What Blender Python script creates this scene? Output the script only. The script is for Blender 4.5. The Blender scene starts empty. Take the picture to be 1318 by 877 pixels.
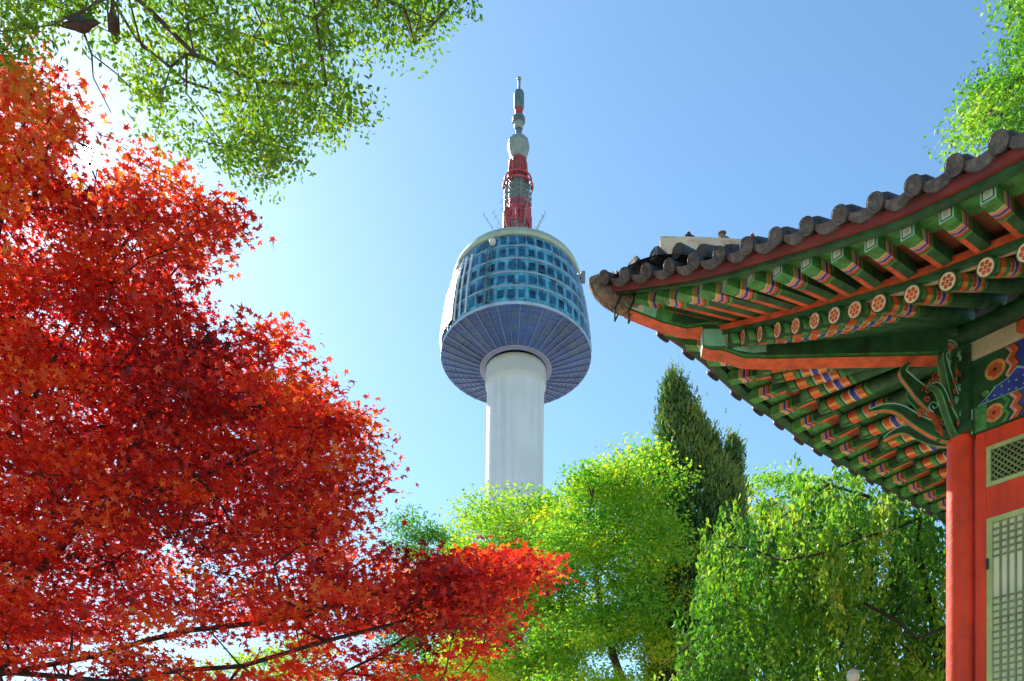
import bpy, math, random
import numpy as np
from mathutils import Vector, Matrix
R = math.radians
random.seed(7)
rng = np.random.default_rng(11)
sc = bpy.context.scene
COL = sc.collection

# ------------------------------------------------------------------ camera
F = 1100.0; HY = 1120.0; CX = 659.0; CAMZ = 1.6       # focal length in photo pixels, horizon line, camera height
cam = bpy.data.objects.new('camera', bpy.data.cameras.new('camera'))
COL.objects.link(cam); sc.camera = cam
cam.location = (0, 0, CAMZ); cam.rotation_euler = (R(90), 0, 0)
cam.data.sensor_width = 36; cam.data.lens = 36 * F / 1318
cam.data.shift_y = (HY - 438.5) / 1318; cam.data.clip_end = 6000; cam.data.clip_start = .05

# ------------------------------------------------------------------ sky, sun, exposure
SUN_AZ, SUN_EL = -31.5, 37.5
w = bpy.data.worlds.new('World'); sc.world = w; w.use_nodes = True
nt = w.node_tree; bg = nt.nodes['Background']
sky = nt.nodes.new('ShaderNodeTexSky'); sky.sky_type = 'NISHITA'; sky.sun_disc = False
sky.sun_elevation = R(SUN_EL); sky.sun_rotation = R(SUN_AZ)
sky.air_density = 1.0; sky.dust_density = 0.38; sky.ozone_density = 1.5; sky.altitude = 300
wb = nt.nodes.new('ShaderNodeVectorMath'); wb.operation = 'MULTIPLY'; wb.inputs[1].default_value = (.745, .965, 1.0)   # the photo's cyan white balance
nt.links.new(sky.outputs[0], wb.inputs[0]); nt.links.new(wb.outputs[0], bg.inputs[0]); bg.inputs[1].default_value = 0.11
sun = bpy.data.objects.new('sun_lamp', bpy.data.lights.new('sun_lamp', 'SUN'))
COL.objects.link(sun); sun.data.energy = 5.0; sun.data.angle = R(.5); sun.data.color = (1, .94, .84)
sd = Vector((math.sin(R(SUN_AZ)) * math.cos(R(SUN_EL)), math.cos(R(SUN_AZ)) * math.cos(R(SUN_EL)), math.sin(R(SUN_EL))))
sun.rotation_euler = sd.to_track_quat('Z', 'Y').to_euler()
sc.view_settings.view_transform = 'Standard'; sc.view_settings.look = 'None'
sc.view_settings.exposure = 1.02; sc.view_settings.gamma = 1
sc.render.engine = 'CYCLES'
sc.cycles.max_bounces = 10; sc.cycles.transmission_bounces = 8; sc.cycles.diffuse_bounces = 5

# ------------------------------------------------------------------ helpers
def at(X, Y, d):
    return np.array([(X - CX) / F * d, d, CAMZ + (HY - Y) / F * d])

def mat(name, col, rough=.6, var=.15, scale=6, bump=.0, metal=0, stain=None, stain_amt=.3, grain=None):
    m = bpy.data.materials.new(name); m.use_nodes = True
    n = m.node_tree.nodes; l = m.node_tree.links; p = n['Principled BSDF']
    p.inputs['Roughness'].default_value = rough; p.inputs['Metallic'].default_value = metal
    tc = n.new('ShaderNodeTexCoord'); nz = n.new('ShaderNodeTexNoise')
    nz.inputs['Scale'].default_value = scale; nz.inputs['Detail'].default_value = 6
    l.new(tc.outputs['Object'], nz.inputs['Vector'])
    rp = n.new('ShaderNodeValToRGB')
    c0 = [max(0, c * (1 - var * 1.6)) for c in col]; c1 = [min(1, c * (1 + var)) for c in col]
    rp.color_ramp.elements[0].position = .32; rp.color_ramp.elements[1].position = .68
    rp.color_ramp.elements[0].color = (*c0, 1); rp.color_ramp.elements[1].color = (*c1, 1)
    l.new(nz.outputs[0], rp.inputs[0]); out = rp.outputs[0]
    if stain:
        n2 = n.new('ShaderNodeTexNoise'); n2.inputs['Scale'].default_value = scale * 3.1; n2.inputs['Detail'].default_value = 8
        l.new(tc.outputs['Object'], n2.inputs['Vector'])
        mr = n.new('ShaderNodeMapRange'); mr.inputs[1].default_value = .5; mr.inputs[2].default_value = .68
        mr.inputs[4].default_value = stain_amt; l.new(n2.outputs[0], mr.inputs[0])
        mx = n.new('ShaderNodeMix'); mx.data_type = 'RGBA'; l.new(mr.outputs[0], mx.inputs[0])
        l.new(out, mx.inputs[6]); mx.inputs[7].default_value = (*stain, 1); out = mx.outputs[2]
    if grain:     # long weathering streaks running down the thing: (scale, stretch, colour, amount)
        mp = n.new('ShaderNodeMapping'); mp.inputs['Scale'].default_value = (1, 1, grain[1]); l.new(tc.outputs['Object'], mp.inputs['Vector'])
        n4 = n.new('ShaderNodeTexNoise'); n4.inputs['Scale'].default_value = grain[0]; n4.inputs['Detail'].default_value = 7; l.new(mp.outputs[0], n4.inputs['Vector'])
        m4 = n.new('ShaderNodeMapRange'); m4.inputs[1].default_value = .48; m4.inputs[2].default_value = .66; m4.inputs[4].default_value = grain[3]; l.new(n4.outputs[0], m4.inputs[0])
        x4 = n.new('ShaderNodeMix'); x4.data_type = 'RGBA'; l.new(m4.outputs[0], x4.inputs[0]); l.new(out, x4.inputs[6]); x4.inputs[7].default_value = (*grain[2], 1); out = x4.outputs[2]
    l.new(out, p.inputs['Base Color'])
    if bump:
        b = n.new('ShaderNodeBump'); b.inputs['Strength'].default_value = bump; b.inputs['Distance'].default_value = .02
        n3 = n.new('ShaderNodeTexNoise'); n3.inputs['Scale'].default_value = scale * 5
        l.new(tc.outputs['Object'], n3.inputs['Vector']); l.new(n3.outputs[0], b.inputs['Height'])
        l.new(b.outputs[0], p.inputs['Normal'])
    return m

def leafmat(name, stops, trans=.5, tsat=1.0, rough=.5):
    m = bpy.data.materials.new(name); m.use_nodes = True
    n = m.node_tree.nodes; l = m.node_tree.links
    for x in list(n):
        if x.type != 'OUTPUT_MATERIAL': n.remove(x)
    out = [x for x in n if x.type == 'OUTPUT_MATERIAL'][0]
    a = n.new('ShaderNodeAttribute'); a.attribute_name = 'tone'
    rp = n.new('ShaderNodeValToRGB'); e = rp.color_ramp.elements
    while len(e) < len(stops): e.new(.5)
    for i, (p, c) in enumerate(stops): e[i].position = p; e[i].color = (*c, 1)
    l.new(a.outputs['Fac'], rp.inputs[0])
    df = n.new('ShaderNodeBsdfDiffuse'); tr = n.new('ShaderNodeBsdfTranslucent'); gl = n.new('ShaderNodeBsdfGlossy')
    gl.inputs['Roughness'].default_value = rough
    gm = n.new('ShaderNodeVectorMath'); gm.operation = 'MULTIPLY'; gm.inputs[1].default_value = (tsat, tsat, tsat)
    l.new(rp.outputs[0], df.inputs[0]); l.new(rp.outputs[0], gm.inputs[0]); l.new(gm.outputs[0], tr.inputs[0])
    mx = n.new('ShaderNodeMixShader'); mx.inputs[0].default_value = trans
    l.new(df.outputs[0], mx.inputs[1]); l.new(tr.outputs[0], mx.inputs[2])
    m2 = n.new('ShaderNodeMixShader'); m2.inputs[0].default_value = .05
    l.new(mx.outputs[0], m2.inputs[1]); l.new(gl.outputs[0], m2.inputs[2]); l.new(m2.outputs[0], out.inputs[0])
    return m

def tag(o, label=None, cat=None, group=None, kind=None):
    if label: o['label'] = label
    if cat: o['category'] = cat
    if group: o['group'] = group
    if kind: o['kind'] = kind
    return o

def empty(name, loc, rz=0):
    o = bpy.data.objects.new(name, None); COL.objects.link(o)
    o.location = Vector([float(x) for x in loc]); o.rotation_euler = (0, 0, rz); o.empty_display_size = .3
    return o

class MB:
    def __init__(s): s.v = []; s.f = []; s.m = []; s.mats = []; s.sm = []
    def mi(s, m):
        if m not in s.mats: s.mats.append(m)
        return s.mats.index(m)
    def add(s, vs, fs, m, smooth=False):
        k = len(s.v); s.v += [tuple(float(c) for c in p) for p in vs]; i = s.mi(m)
        for f in fs: s.f.append([k + q for q in f]); s.m.append(i); s.sm.append(smooth)
    def box(s, x0, x1, y0, y1, z0, z1, m):
        s.hexa([(x0, y0, z0), (x1, y0, z0), (x1, y1, z0), (x0, y1, z0), (x0, y0, z1), (x1, y0, z1), (x1, y1, z1), (x0, y1, z1)], m)
    def hexa(s, p, m): s.add(p, [(0, 3, 2, 1), (4, 5, 6, 7), (0, 1, 5, 4), (1, 2, 6, 5), (2, 3, 7, 6), (3, 0, 4, 7)], m)
    def tube(s, pts, rad, m, n=8, caps=True, smooth=True):
        pts = [Vector([float(c) for c in p]) for p in pts]
        if not hasattr(rad, '__len__'): rad = [rad] * len(pts)
        rings = []; vs = []
        t0 = (pts[1] - pts[0]).normalized()
        up = Vector((0, 0, 1)) if abs(t0.z) < .9 else Vector((1, 0, 0))
        for i, p in enumerate(pts):
            t = (pts[min(i + 1, len(pts) - 1)] - pts[max(i - 1, 0)]).normalized()
            x = t.cross(up)
            if x.length < 1e-4: x = t.cross(Vector((0, 1, 0)))
            x.normalize(); y = x.cross(t); up = y
            for k in range(n):
                a = 2 * math.pi * k / n; vs.append(p + (x * math.cos(a) + y * math.sin(a)) * rad[i])
        fs = []
        for i in range(len(pts) - 1):
            for k in range(n):
                k2 = (k + 1) % n; fs.append((i * n + k, i * n + k2, (i + 1) * n + k2, (i + 1) * n + k))
        s.add(vs, fs, m, smooth)
        if caps:
            b = len(pts) * n - n
            s.add(vs[:n], [tuple(range(n))], m); s.add(vs[b:], [tuple(range(n))], m)
    def lathe(s, prof, m, n=48, cx=0, cy=0, sx=1, sy=1, smooth=True):
        # prof: list of (r,z,(mat)) ; material of each band optional
        for i in range(len(prof) - 1):
            r0, z0 = prof[i][:2]; r1, z1 = prof[i + 1][:2]; mm = prof[i][2] if len(prof[i]) > 2 else m
            vs = []
            for (r, z) in ((r0, z0), (r1, z1)):
                for k in range(n):
                    a = 2 * math.pi * k / n; vs.append((cx + sx * r * math.cos(a), cy + sy * r * math.sin(a), z))
            s.add(vs, [(k, (k + 1) % n, n + (k + 1) % n, n + k) for k in range(n)], mm, smooth)
    def plate(s, outline, origin, ex, ez, th, m, medge=None):
        # extruded outline: 2-D points in the plane (ex, ez) with thickness th across
        ex = Vector(ex); ez = Vector(ez); nn = ex.cross(ez).normalized(); o = Vector(origin)
        A = [o + ex * p[0] + ez * p[1] + nn * th / 2 for p in outline]; B = [p - nn * th for p in A]
        n = len(outline)
        s.add(A, [tuple(range(n))], m); s.add(B, [tuple(reversed(range(n)))], m)
        s.add(A + B, [(i, (i + 1) % n, n + (i + 1) % n, n + i) for i in range(n)], medge or m)
    def build(s, name, parent=None, loc=None, merge=False):
        me = bpy.data.meshes.new(name); me.from_pydata(s.v, [], s.f)
        for m in s.mats: me.materials.append(m)
        me.polygons.foreach_set('material_index', s.m); me.polygons.foreach_set('use_smooth', s.sm)
        me.update()
        o = bpy.data.objects.new(name, me); COL.objects.link(o)
        if parent: o.parent = parent
        if loc is not None: o.location = loc
        return o

def lerp_tab(t, x):
    return float(np.interp(x, [p[0] for p in t], [p[1] for p in t]))

# ------------------------------------------------------------------ ground
M_ground = mat('sandy_ground', (.42, .36, .26), .9, .15, .15)
g = MB(); g.add([(-2500, -2500, 0), (2500, -2500, 0), (2500, 2500, 0), (-2500, 2500, 0)], [(0, 1, 2, 3)], M_ground)
tag(g.build('ground'), kind='structure')

# the sun itself, far out in the sky
def emat(name, c, s):
    m = bpy.data.materials.new(name); m.use_nodes = True; p = m.node_tree.nodes['Principled BSDF']
    p.inputs['Base Color'].default_value = (0, 0, 0, 1); p.inputs['Emission Color'].default_value = (*c, 1); p.inputs['Emission Strength'].default_value = s
    return m
sp = MB(); prof = [(34 * math.sin(math.pi * i / 24), -34 * math.cos(math.pi * i / 24)) for i in range(25)]
sp.lathe(prof, emat('sun_glow', (1, .97, .9), 25), 48)
tag(sp.build('sun', loc=at(118, 203, 2900)), kind='structure')

# ------------------------------------------------------------------ the tower
M_white = mat('white_concrete', (.60, .67, .72), .6, .05, .12, grain=(.9, .05, (.40, .48, .54), .5))
M_collar = mat('collar_concrete', (.46, .52, .54), .5, .05, .2)
M_cyan = mat('cyan_glass', (.06, .30, .42), .2, .55, .5)
M_lilac = mat('lilac_ledge', (.30, .40, .56), .4, .15, .3)
M_dark = mat('window_glass', (.015, .09, .20), .06, .6, .35)
M_rim = mat('sage_roof_rim', (.36, .44, .34), .5, .12, .3)
M_blue = mat('blue_underside_panel', (.018, .08, .27), .45, .35, .12, stain=(.05, .12, .17), stain_amt=.75)
M_rib = mat('violet_grey_rib', (.12, .16, .40), .5, .1, .3)
M_ring = mat('lavender_ring', (.22, .25, .42), .5, .08, .3)
M_red = mat('signal_red_paint', (.42, .05, .065), .5, .2, 1.0)
M_mast = mat('pale_mast_paint', (.22, .27, .26), .45, .15, .8)
M_mdark = mat('dark_teal_antenna', (.09, .16, .19), .5, .2, 1.0)
M_steel = mat('galvanised_steel', (.25, .28, .30), .4, .2, 2, metal=.4)
M_glare = mat('white_glare', (.85, .76, .74), .5, .1, .25, stain=(.75, .25, .2), stain_amt=.45)  # pale tone painted for the glare of sunlit glass, with reddish marks

TD = 200.0
tw = empty('observation_tower', ((661.5 - CX) / F * TD - .95, TD, 0)); tw.rotation_euler = (0, .0117, 0)
tag(tw, 'tall white tower with a round blue-glass pod and a red and white antenna mast', 'tower')
SY = 1.15
zz = lambda zr: zr + CAMZ - 1.3
m = MB(); m.lathe([(6.75, 0), (6.72, 60), (6.7, zz(113.6))], M_white, 96); sh = m.build('shaft', tw)
m = MB()
for k in range(1, 30): m.lathe([(6.73, k * 3.8), (6.742, k * 3.8 + .02), (6.742, k * 3.8 + .06), (6.73, k * 3.8 + .08)], M_white, 96)
m.build('pour_joint', sh)
m = MB(); m.lathe([(6.7, zz(113.2)), (6.95, zz(113.7)), (7.1, zz(114.4)), (7.1, zz(117.4)), (7.0, zz(118.3))], M_collar, 96); m.build('collar', tw)
# underside: shallow funnel with ribs and hoops
m = MB()
und = [(7.0, zz(118.1)), (8.6, zz(118.3)), (12.0, zz(119.1)), (15.0, zz(119.9)), (17.4, zz(120.5))]
m.lathe(und, M_blue, 96, sy=SY); u_ = m.build('pod_underside', tw)
zu = lambda r: float(np.interp(r, [p[0] for p in und], [p[1] for p in und]))
for k in range(44):
    a = 2 * math.pi * k / 44 + .05; m = MB()
    for r0, r1 in ((8.6, 12), (12, 15), (15, 17.4)):
        c, s_ = math.cos(a), math.sin(a); dx, dy = -s_ * (.11 if k % 2 else .06), c * (.11 if k % 2 else .06)
        P = lambda r, z, q: (r * c + q * dx, (r * s_ + q * dy) * SY, z)
        m.hexa([P(r0, zu(r0) - .22, -1), P(r1, zu(r1) - .22, -1), P(r1, zu(r1) - .22, 1), P(r0, zu(r0) - .22, 1),
                P(r0, zu(r0) - .01, -1), P(r1, zu(r1) - .01, -1), P(r1, zu(r1) - .01, 1), P(r0, zu(r0) - .01, 1)], M_rib)
    m.build('rib', u_)
m = MB()
for r, wd in ((10.2, .05), (11.8, .05), (13.2, .05), (14.5, .05), (15.7, .05), (16.6, .05)):
    m.lathe([(r, zu(r) - .02), (r, zu(r) - .12), (r + wd, zu(r) - .12), (r + wd, zu(r))], M_rib, 96, sy=SY)
m.build('hoop', u_)
m = MB()
for r0, r1, z in ((7.25, 7.8, 118.1), (7.85, 8.4, 118.2), (8.5, 9.1, 118.42)):
    m.lathe([(r0, zz(z) + .3), (r0, zz(z)), (r1, zz(z)), (r1, zz(z) + .3)], M_ring, 96, sy=SY)
m.build('stepped_ring', tw)
# glass drum: 48 facets, five storeys
wallp = [(17.5, 120.5), (17.55, 121.0), (17.35, 124.2), (16.9, 127.6), (16.35, 131.0), (15.6, 134.3), (14.7, 137.2), (14.3, 138.2)]
wr = lambda z: float(np.interp(z, [p[1] for p in wallp], [p[0] for p in wallp]))
prof = []; floors = [121.4, 124.7, 128.0, 131.3, 134.6]
prof = [(17.5, zz(120.45), M_lilac), (wr(121.1), zz(121.1), M_cyan)]
for i, f0 in enumerate(floors):
    if i:
        prof += [(wr(f0 - .35), zz(f0 - .35), M_lilac), (wr(f0 - .35) + .12, zz(f0 - .33), M_lilac), (wr(f0) + .1, zz(f0), M_lilac), (wr(f0), zz(f0 + .02), M_cyan)]
prof += [(wr(138), zz(138.0))]
m = MB(); m.lathe(prof, M_cyan, 48, sy=SY, smooth=False); gw = m.build('glass_drum', tw)
# mullions
m = MB()
for k in range(48):
    a = 2 * math.pi * k / 48
    pts = [((wr(z) + .04) * math.cos(a), (wr(z) + .04) * math.sin(a) * SY, zz(z)) for z in (121.1, 124.6, 128, 131.4, 134.6, 137.6)]
    m.tube(pts, .07, M_lilac, 4)
m.build('mullion', gw)
# windows
def pane(k, f0):
    mm = MB(); h0, h1 = f0 + .55, f0 + 2.25
    q = []
    for (z, e) in ((h0, .2), (h0, .8), (h1, .8), (h1, .2)):
        a0 = 2 * math.pi * k / 48; a1 = 2 * math.pi * (k + 1) / 48; r = wr(z) + .06
        x = r * (math.cos(a0) * (1 - e) + math.cos(a1) * e); y = r * SY * (math.sin(a0) * (1 - e) + math.sin(a1) * e)
        q.append((x, y, zz(z)))
    c = Vector((0, 0, q[0][2])); inn = [((Vector(p) - Vector((0, 0, p[2]))) * .985 + Vector((0, 0, p[2]))) for p in q]
    mm.add(q + inn, [(0, 1, 2, 3), (0, 1, 5, 4), (1, 2, 6, 5), (2, 3, 7, 6), (3, 0, 4, 7)], M_dark)
    return mm
rest = MB()
for fi, f0 in enumerate(floors):
    for k in range(48):
        mm = pane(k, f0)
        if 26 <= k < 46: mm.build('window', tw)
        else: rest.add(mm.v, mm.f, M_dark)
tag(rest.build('window', tw), kind='stuff')
m = MB(); m.lathe([(wr(138) + .0, zz(137.4)), (14.9, zz(137.5)), (15.0, zz(138.2)), (14.6, zz(139.2)), (13.2, zz(139.6)), (0.01, zz(139.8))], M_rim, 96, sy=SY); m.build('roof_rim', tw)
# pale panels standing in for sunlit glass, and white fins on the sunny flank
for (a0, a1, z0, z1, mt) in ((190, 204, 121.6, 132.0, M_glare), (205, 218, 121.8, 133.5, M_glare)):
    m = MB(); n = 4; vs = []
    for i in range(n + 1):
        a = R(a0 + (a1 - a0) * i / n)
        for z in (z0, (z0 * 2 + z1) / 3, (z0 + z1 * 2) / 3, z1):
            vs.append(((wr(z) + .45) * math.cos(a), (wr(z) + .45) * math.sin(a) * SY, zz(z)))
    m.add(vs, [(i * 4 + j, i * 4 + j + 1, i * 4 + j + 5, i * 4 + j + 4) for i in range(n) for j in range(3)], mt)
    m.build('glare_panel', tw)
for a in (220.5, 226, 232):
    a = R(a); m = MB()
    m.tube([((wr(z) + .3) * math.cos(a), (wr(z) + .3) * math.sin(a) * SY, zz(z)) for z in (121.2, 126, 130, 135)], .22, M_white, 6); m.build('fin', tw)
m = MB(); a = R(249)
for da in (-.035, .035):
    m.tube([((wr(z) + .5) * math.cos(a + da), (wr(z) + .5) * math.sin(a + da) * SY, zz(z)) for z in (121.2, 126, 130, 136)], .1, M_mdark, 5)
for i in range(20):
    z = 121.6 + i * .74; m.tube([((wr(z) + .5) * math.cos(a + d), (wr(z) + .5) * math.sin(a + d) * SY, zz(z)) for d in (-.035, .035)], .07, M_mdark, 4)
m.build('service_ladder', tw)
m = MB(); z = 135.2; c = ((wr(z) + 1) * math.cos(a + .04), (wr(z) + 1) * math.sin(a + .04) * SY, zz(z))
m.lathe([(.75 * math.sin(math.pi * i / 12), c[2] - .75 * math.cos(math.pi * i / 12)) for i in range(13)], M_collar, 16, cx=c[0], cy=c[1]); m.build('white_dome', tw)
# roof edge box on the right
a = R(347); m = MB(); cx_, cy_ = 15.6 * math.cos(a), 15.6 * math.sin(a); m.box(cx_ - .5, cx_ + .5, cy_ - .5, cy_ + .5, zz(136.6), zz(138.9), M_steel); m.build('roof_edge_camera', tw)
# antenna mast
an = MB(); YZ = lambda Y: (HY - Y) / 5.5 + CAMZ
an.lathe([(3.0, zz(139.5)), (3.0, YZ(297)), (2.2, YZ(270)), (2.0, YZ(235)), (1.7, YZ(208))], M_mast, 16)
ant = an.build('antenna_mast', tw)
def lattice(z0, z1, r0, r1, mt, name, rows=3, legs=6, th=.16):
    m = MB()
    for k in range(legs):
        a = 2 * math.pi * k / legs + .2; b = 2 * math.pi * (k + 1) / legs + .2
        P = lambda t, an_: ((r0 + (r1 - r0) * t) * math.cos(an_), (r0 + (r1 - r0) * t) * math.sin(an_), z0 + (z1 - z0) * t)
        m.tube([P(0, a), P(1, a)], th, mt, 5)
        for i in range(rows):
            t0, t1 = i / rows, (i + 1) / rows
            m.tube([P(t0, a), P(t1, b)], th * .6, mt, 4); m.tube([P(t0, b), P(t1, a)], th * .6, mt, 4); m.tube([P(t1, a), P(t1, b)], th * .7, mt, 4)
    return m.build(name, ant)
def drum(z0, z1, r, mt, name, n=20):
    m = MB(); h = z1 - z0
    m.lathe([(.05, z0), (r * .85, z0), (r, z0 + h * .12), (r, z1 - h * .12), (r * .85, z1), (.05, z1)], mt, n); return m.build(name, ant)
lattice(YZ(300) - 1.5, YZ(266), 3.35, 3.0, M_red, 'red_lattice', 3, 8, .24)
for k in range(6):
    a = k * math.pi / 3 + .3; m = MB(); m.lathe([(.05, YZ(296)), (.9, YZ(295.5)), (1.0, YZ(290)), (1.0, YZ(278)), (.8, YZ(274)), (.05, YZ(273.5))], M_red, 12, cx=2.5 * math.cos(a), cy=2.5 * math.sin(a)); m.build('red_drum', ant)
lattice(YZ(266), YZ(236), 2.9, 2.7, M_mast, 'pale_lattice', 3, 8, .14)
for k in range(8):
    a = k * math.pi / 4 + .1
    for j in range(4):
        m = MB(); z = YZ(262 - j * 7); c, s_ = math.cos(a), math.sin(a)
        m.tube([(2.5 * c, 2.5 * s_, z), (3.1 * c, 3.1 * s_, z)], .1, M_steel, 4)
        m.tube([(3.1 * c, 3.1 * s_, z - .45), (3.1 * c, 3.1 * s_, z + .45)], .17, M_mdark, 5); m.build('dipole', ant)
for Y, r in ((241, 3.5), (232, 3.1)):
    m = MB(); m.tube([(r * math.cos(t * math.pi / 12), r * math.sin(t * math.pi / 12), YZ(Y)) for t in range(25)], .22, M_red, 6, caps=False)
    for t in range(8):
        a = t * math.pi / 4; m.tube([(1.8 * math.cos(a), 1.8 * math.sin(a), YZ(Y - 5)), (r * math.cos(a), r * math.sin(a), YZ(Y))], .14, M_red, 4)
    m.build('red_gallery', ant)
lattice(YZ(238), YZ(208), 2.35, 1.95, M_red, 'red_lattice', 3, 8, .24)
m = MB(); m.lathe([(.1, YZ(208)), (1.9, YZ(207)), (2.1, YZ(201)), (2.45, YZ(195)), (2.6, YZ(189)), (2.4, YZ(183)), (1.7, YZ(179)), (.1, YZ(177.6))], M_mast, 12, smooth=False); m.build('faceted_radome', ant)
drum(YZ(179), YZ(165), .75, M_mdark, 'spine'); drum(YZ(167), YZ(151), 1.05, M_mast, 'pale_drum'); drum(YZ(158), YZ(152), 1.5, M_mdark, 'dark_collar')
drum(YZ(152), YZ(139), .9, M_red, 'red_drum'); drum(YZ(141), YZ(119), 1.2, M_mdark, 'teal_drum'); drum(YZ(120), YZ(101), .32, M_steel, 'spire'); drum(YZ(103), YZ(100.5), .5, M_steel, 'spire_lamp')
for k in range(16):      # short whips and panels crowding the foot of the mast
    a = 2 * math.pi * k / 16 + .07; m = MB(); rr_ = 3.3 + (k * 5 % 4) * .35; z0 = zz(147.6 + (k * 3 % 5) * .8)
    m.tube([(2.6 * math.cos(a), 2.6 * math.sin(a), z0), (rr_ * math.cos(a), rr_ * math.sin(a), z0 + .2)], .07, M_steel, 4)
    m.box(rr_ * math.cos(a) - .14, rr_ * math.cos(a) + .14, rr_ * math.sin(a) - .14, rr_ * math.sin(a) + .14, z0 - .6, z0 + 1.0, M_mdark if k % 2 else M_red); m.build('panel_aerial', ant)
for k in range(14):
    a = 2 * math.pi * k / 14 + .15; m = MB(); c, s_ = math.cos(a), math.sin(a)
    z0 = zz(145.5 + (k % 3)); L = 6.4 + (k * 7 % 5) * .45
    m.tube([(2.8 * c, 2.8 * s_, z0), (L * c, L * s_, z0 + 5 + (k % 2) * 2.5)], .07, M_steel, 4)
    for q in (.6, .8, .95):
        x, y, z = (2.8 + (L - 2.8) * q) * c, (2.8 + (L - 2.8) * q) * s_, z0 + (5 + (k % 2) * 2.5) * q
        m.tube([(x - s_ * .7, y + c * .7, z), (x + s_ * .7, y - c * .7, z)], .05, M_steel, 4)
    m.build('yagi_aerial', ant)

# ------------------------------------------------------------------ the pavilion
P_green = mat('dark_green_paint', (.016, .105, .032), .6, .35, 7, .3, stain=(.06, .09, .035), stain_amt=.6)
P_lgreen = mat('bright_green_paint', (.06, .29, .06), .6, .3, 12, .2, stain=(.25, .33, .12), stain_amt=.5)
P_mint = mat('mint_paint', (.26, .62, .42), .5, .15, 9)
P_or = mat('orange_red_paint', (.70, .11, .03), .6, .25, 9, .2, stain=(.38, .12, .05), stain_amt=.6)
P_red = mat('vermilion_paint', (.80, .055, .008), .6, .12, 2.2, .25, stain=(.5, .035, .01), stain_amt=.4, grain=(22, .06, (.42, .035, .012), .5))
P_rb = mat('red_brown_soffit', (.22, .05, .02), .6, .25, 8, .1, stain=(.2, .12, .03), stain_amt=.6)
P_dred = mat('brown_red_board', (.20, .028, .02), .6, .25, 5, .2)
P_blue = mat('ultramarine_paint', (.04, .06, .42), .5, .2, 8)
P_pink = mat('pale_pink_paint', (.66, .34, .26), .5, .2, 14)
P_ochre = mat('ochre_paint', (.72, .36, .08), .5, .15, 8)
P_cream = mat('cream_paint', (.76, .66, .42), .6, .12, 6, stain=(.5, .38, .2), stain_amt=.4)
P_white = mat('white_paint', (.62, .58, .46), .5, .06, 6)
P_black = mat('black_line_paint', (.015, .02, .02), .5, .1, 6)
P_plaster = mat('ridge_lime_plaster', (.78, .62, .44), .85, .15, 3, .4, stain=(.42, .22, .12), stain_amt=.7)
P_tile = mat('grey_clay_tile', (.10, .098, .105), .6, .35, 7, .6, stain=(.25, .235, .21), stain_amt=.5)
P_tiled = mat('dark_tile_roll', (.04, .04, .046), .6, .3, 4, .4)
P_nose = mat('weathered_stoneware', (.19, .125, .085), .8, .35, 9, .8, stain=(.36, .28, .18), stain_amt=.8)
P_stone = mat('granite_block', (.42, .41, .38), .8, .1, 3, .3)
P_paper = mat('window_paper', (.93, .90, .66), .8, .04, 3)
P_lat = mat('lattice_green_wood', (.22, .30, .12), .6, .15, 7)
P_frame = mat('pale_green_frame', (.42, .52, .20), .55, .12, 5)

pv = empty('wooden_pavilion', (578 / F * 7.6, 7.6, 0), R(-52))
tag(pv, 'traditional pavilion with upturned tiled eaves painted green and orange above red columns', 'pavilion')
OE = 2.24
zt_tab = [(-2.24, 7.05), (-2.02, 6.94), (-1.61, 6.77), (-1.2, 6.60), (-.84, 6.47), (-.12, 6.25), (.58, 6.05), (1.0, 5.99), (1.38, 5.95), (2.2, 5.9), (6, 5.9)]
zs_tab = [(-2.24, 7.05), (-1.5, 6.97), (-1.04, 6.93), (-.8, 6.90), (-.35, 6.79), (.03, 6.74), (.48, 6.71), (1.0, 6.64), (2, 6.61), (8, 6.61)]
LA, LB = 4.6, 6.2
def eave(side, t, off, z):   # point near the eave: t along it, off = distance out from the wall
    return (t, -off, z) if side == 0 else (-off, t, z)
ztab = [zt_tab, zs_tab]; LL = [LA, LB]
def ze(side, t): return lerp_tab(ztab[side], t)
def inward(side, t, off):     # follow the fan: position of the line that meets the eave at t, at distance off out from the wall
    return t * off / OE if t < 0 else t
zin = [6.50, 6.38]
OB = 1.5
zb_tab = [[(-1.5, 6.55), (-1.0, 6.385), (-.6, 6.265), (.37, 6.01), (1.1, 5.89), (1.7, 5.84), (6, 5.84)], [(-1.5, 6.57), (-.6, 6.56), (.5, 6.52), (2, 6.50), (8, 6.50)]]
def zboard(side, t): return lerp_tab(zb_tab[side], inward(side, t, OB))   # top of the round rafters' edge board

# stone platform, body
m = MB(); m.box(-1.1, 6.5, -1.1, 7.2, 0, .95, P_stone); m.box(-1.2, 6.6, -1.2, 7.3, .95, 1.15, P_stone)
m.build('stone_platform', pv)
def column(a, b):
    m = MB(); m.tube([(a, b, 1.35), (a, b, 2.6), (a, b, 4.2), (a, b, 5.425)], [.122, .121, .119, .115], P_red, 28, smooth=True)
    c = m.build('column', pv)
    m = MB(); m.box(a - .2, a + .2, b - .2, b + .2, 1.152, 1.35, P_stone); m.build('base_stone', c)
for a in (0, 2.3, 4.6): column(a, 0)
for b in (2.4, 4.8): column(0, b)
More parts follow.
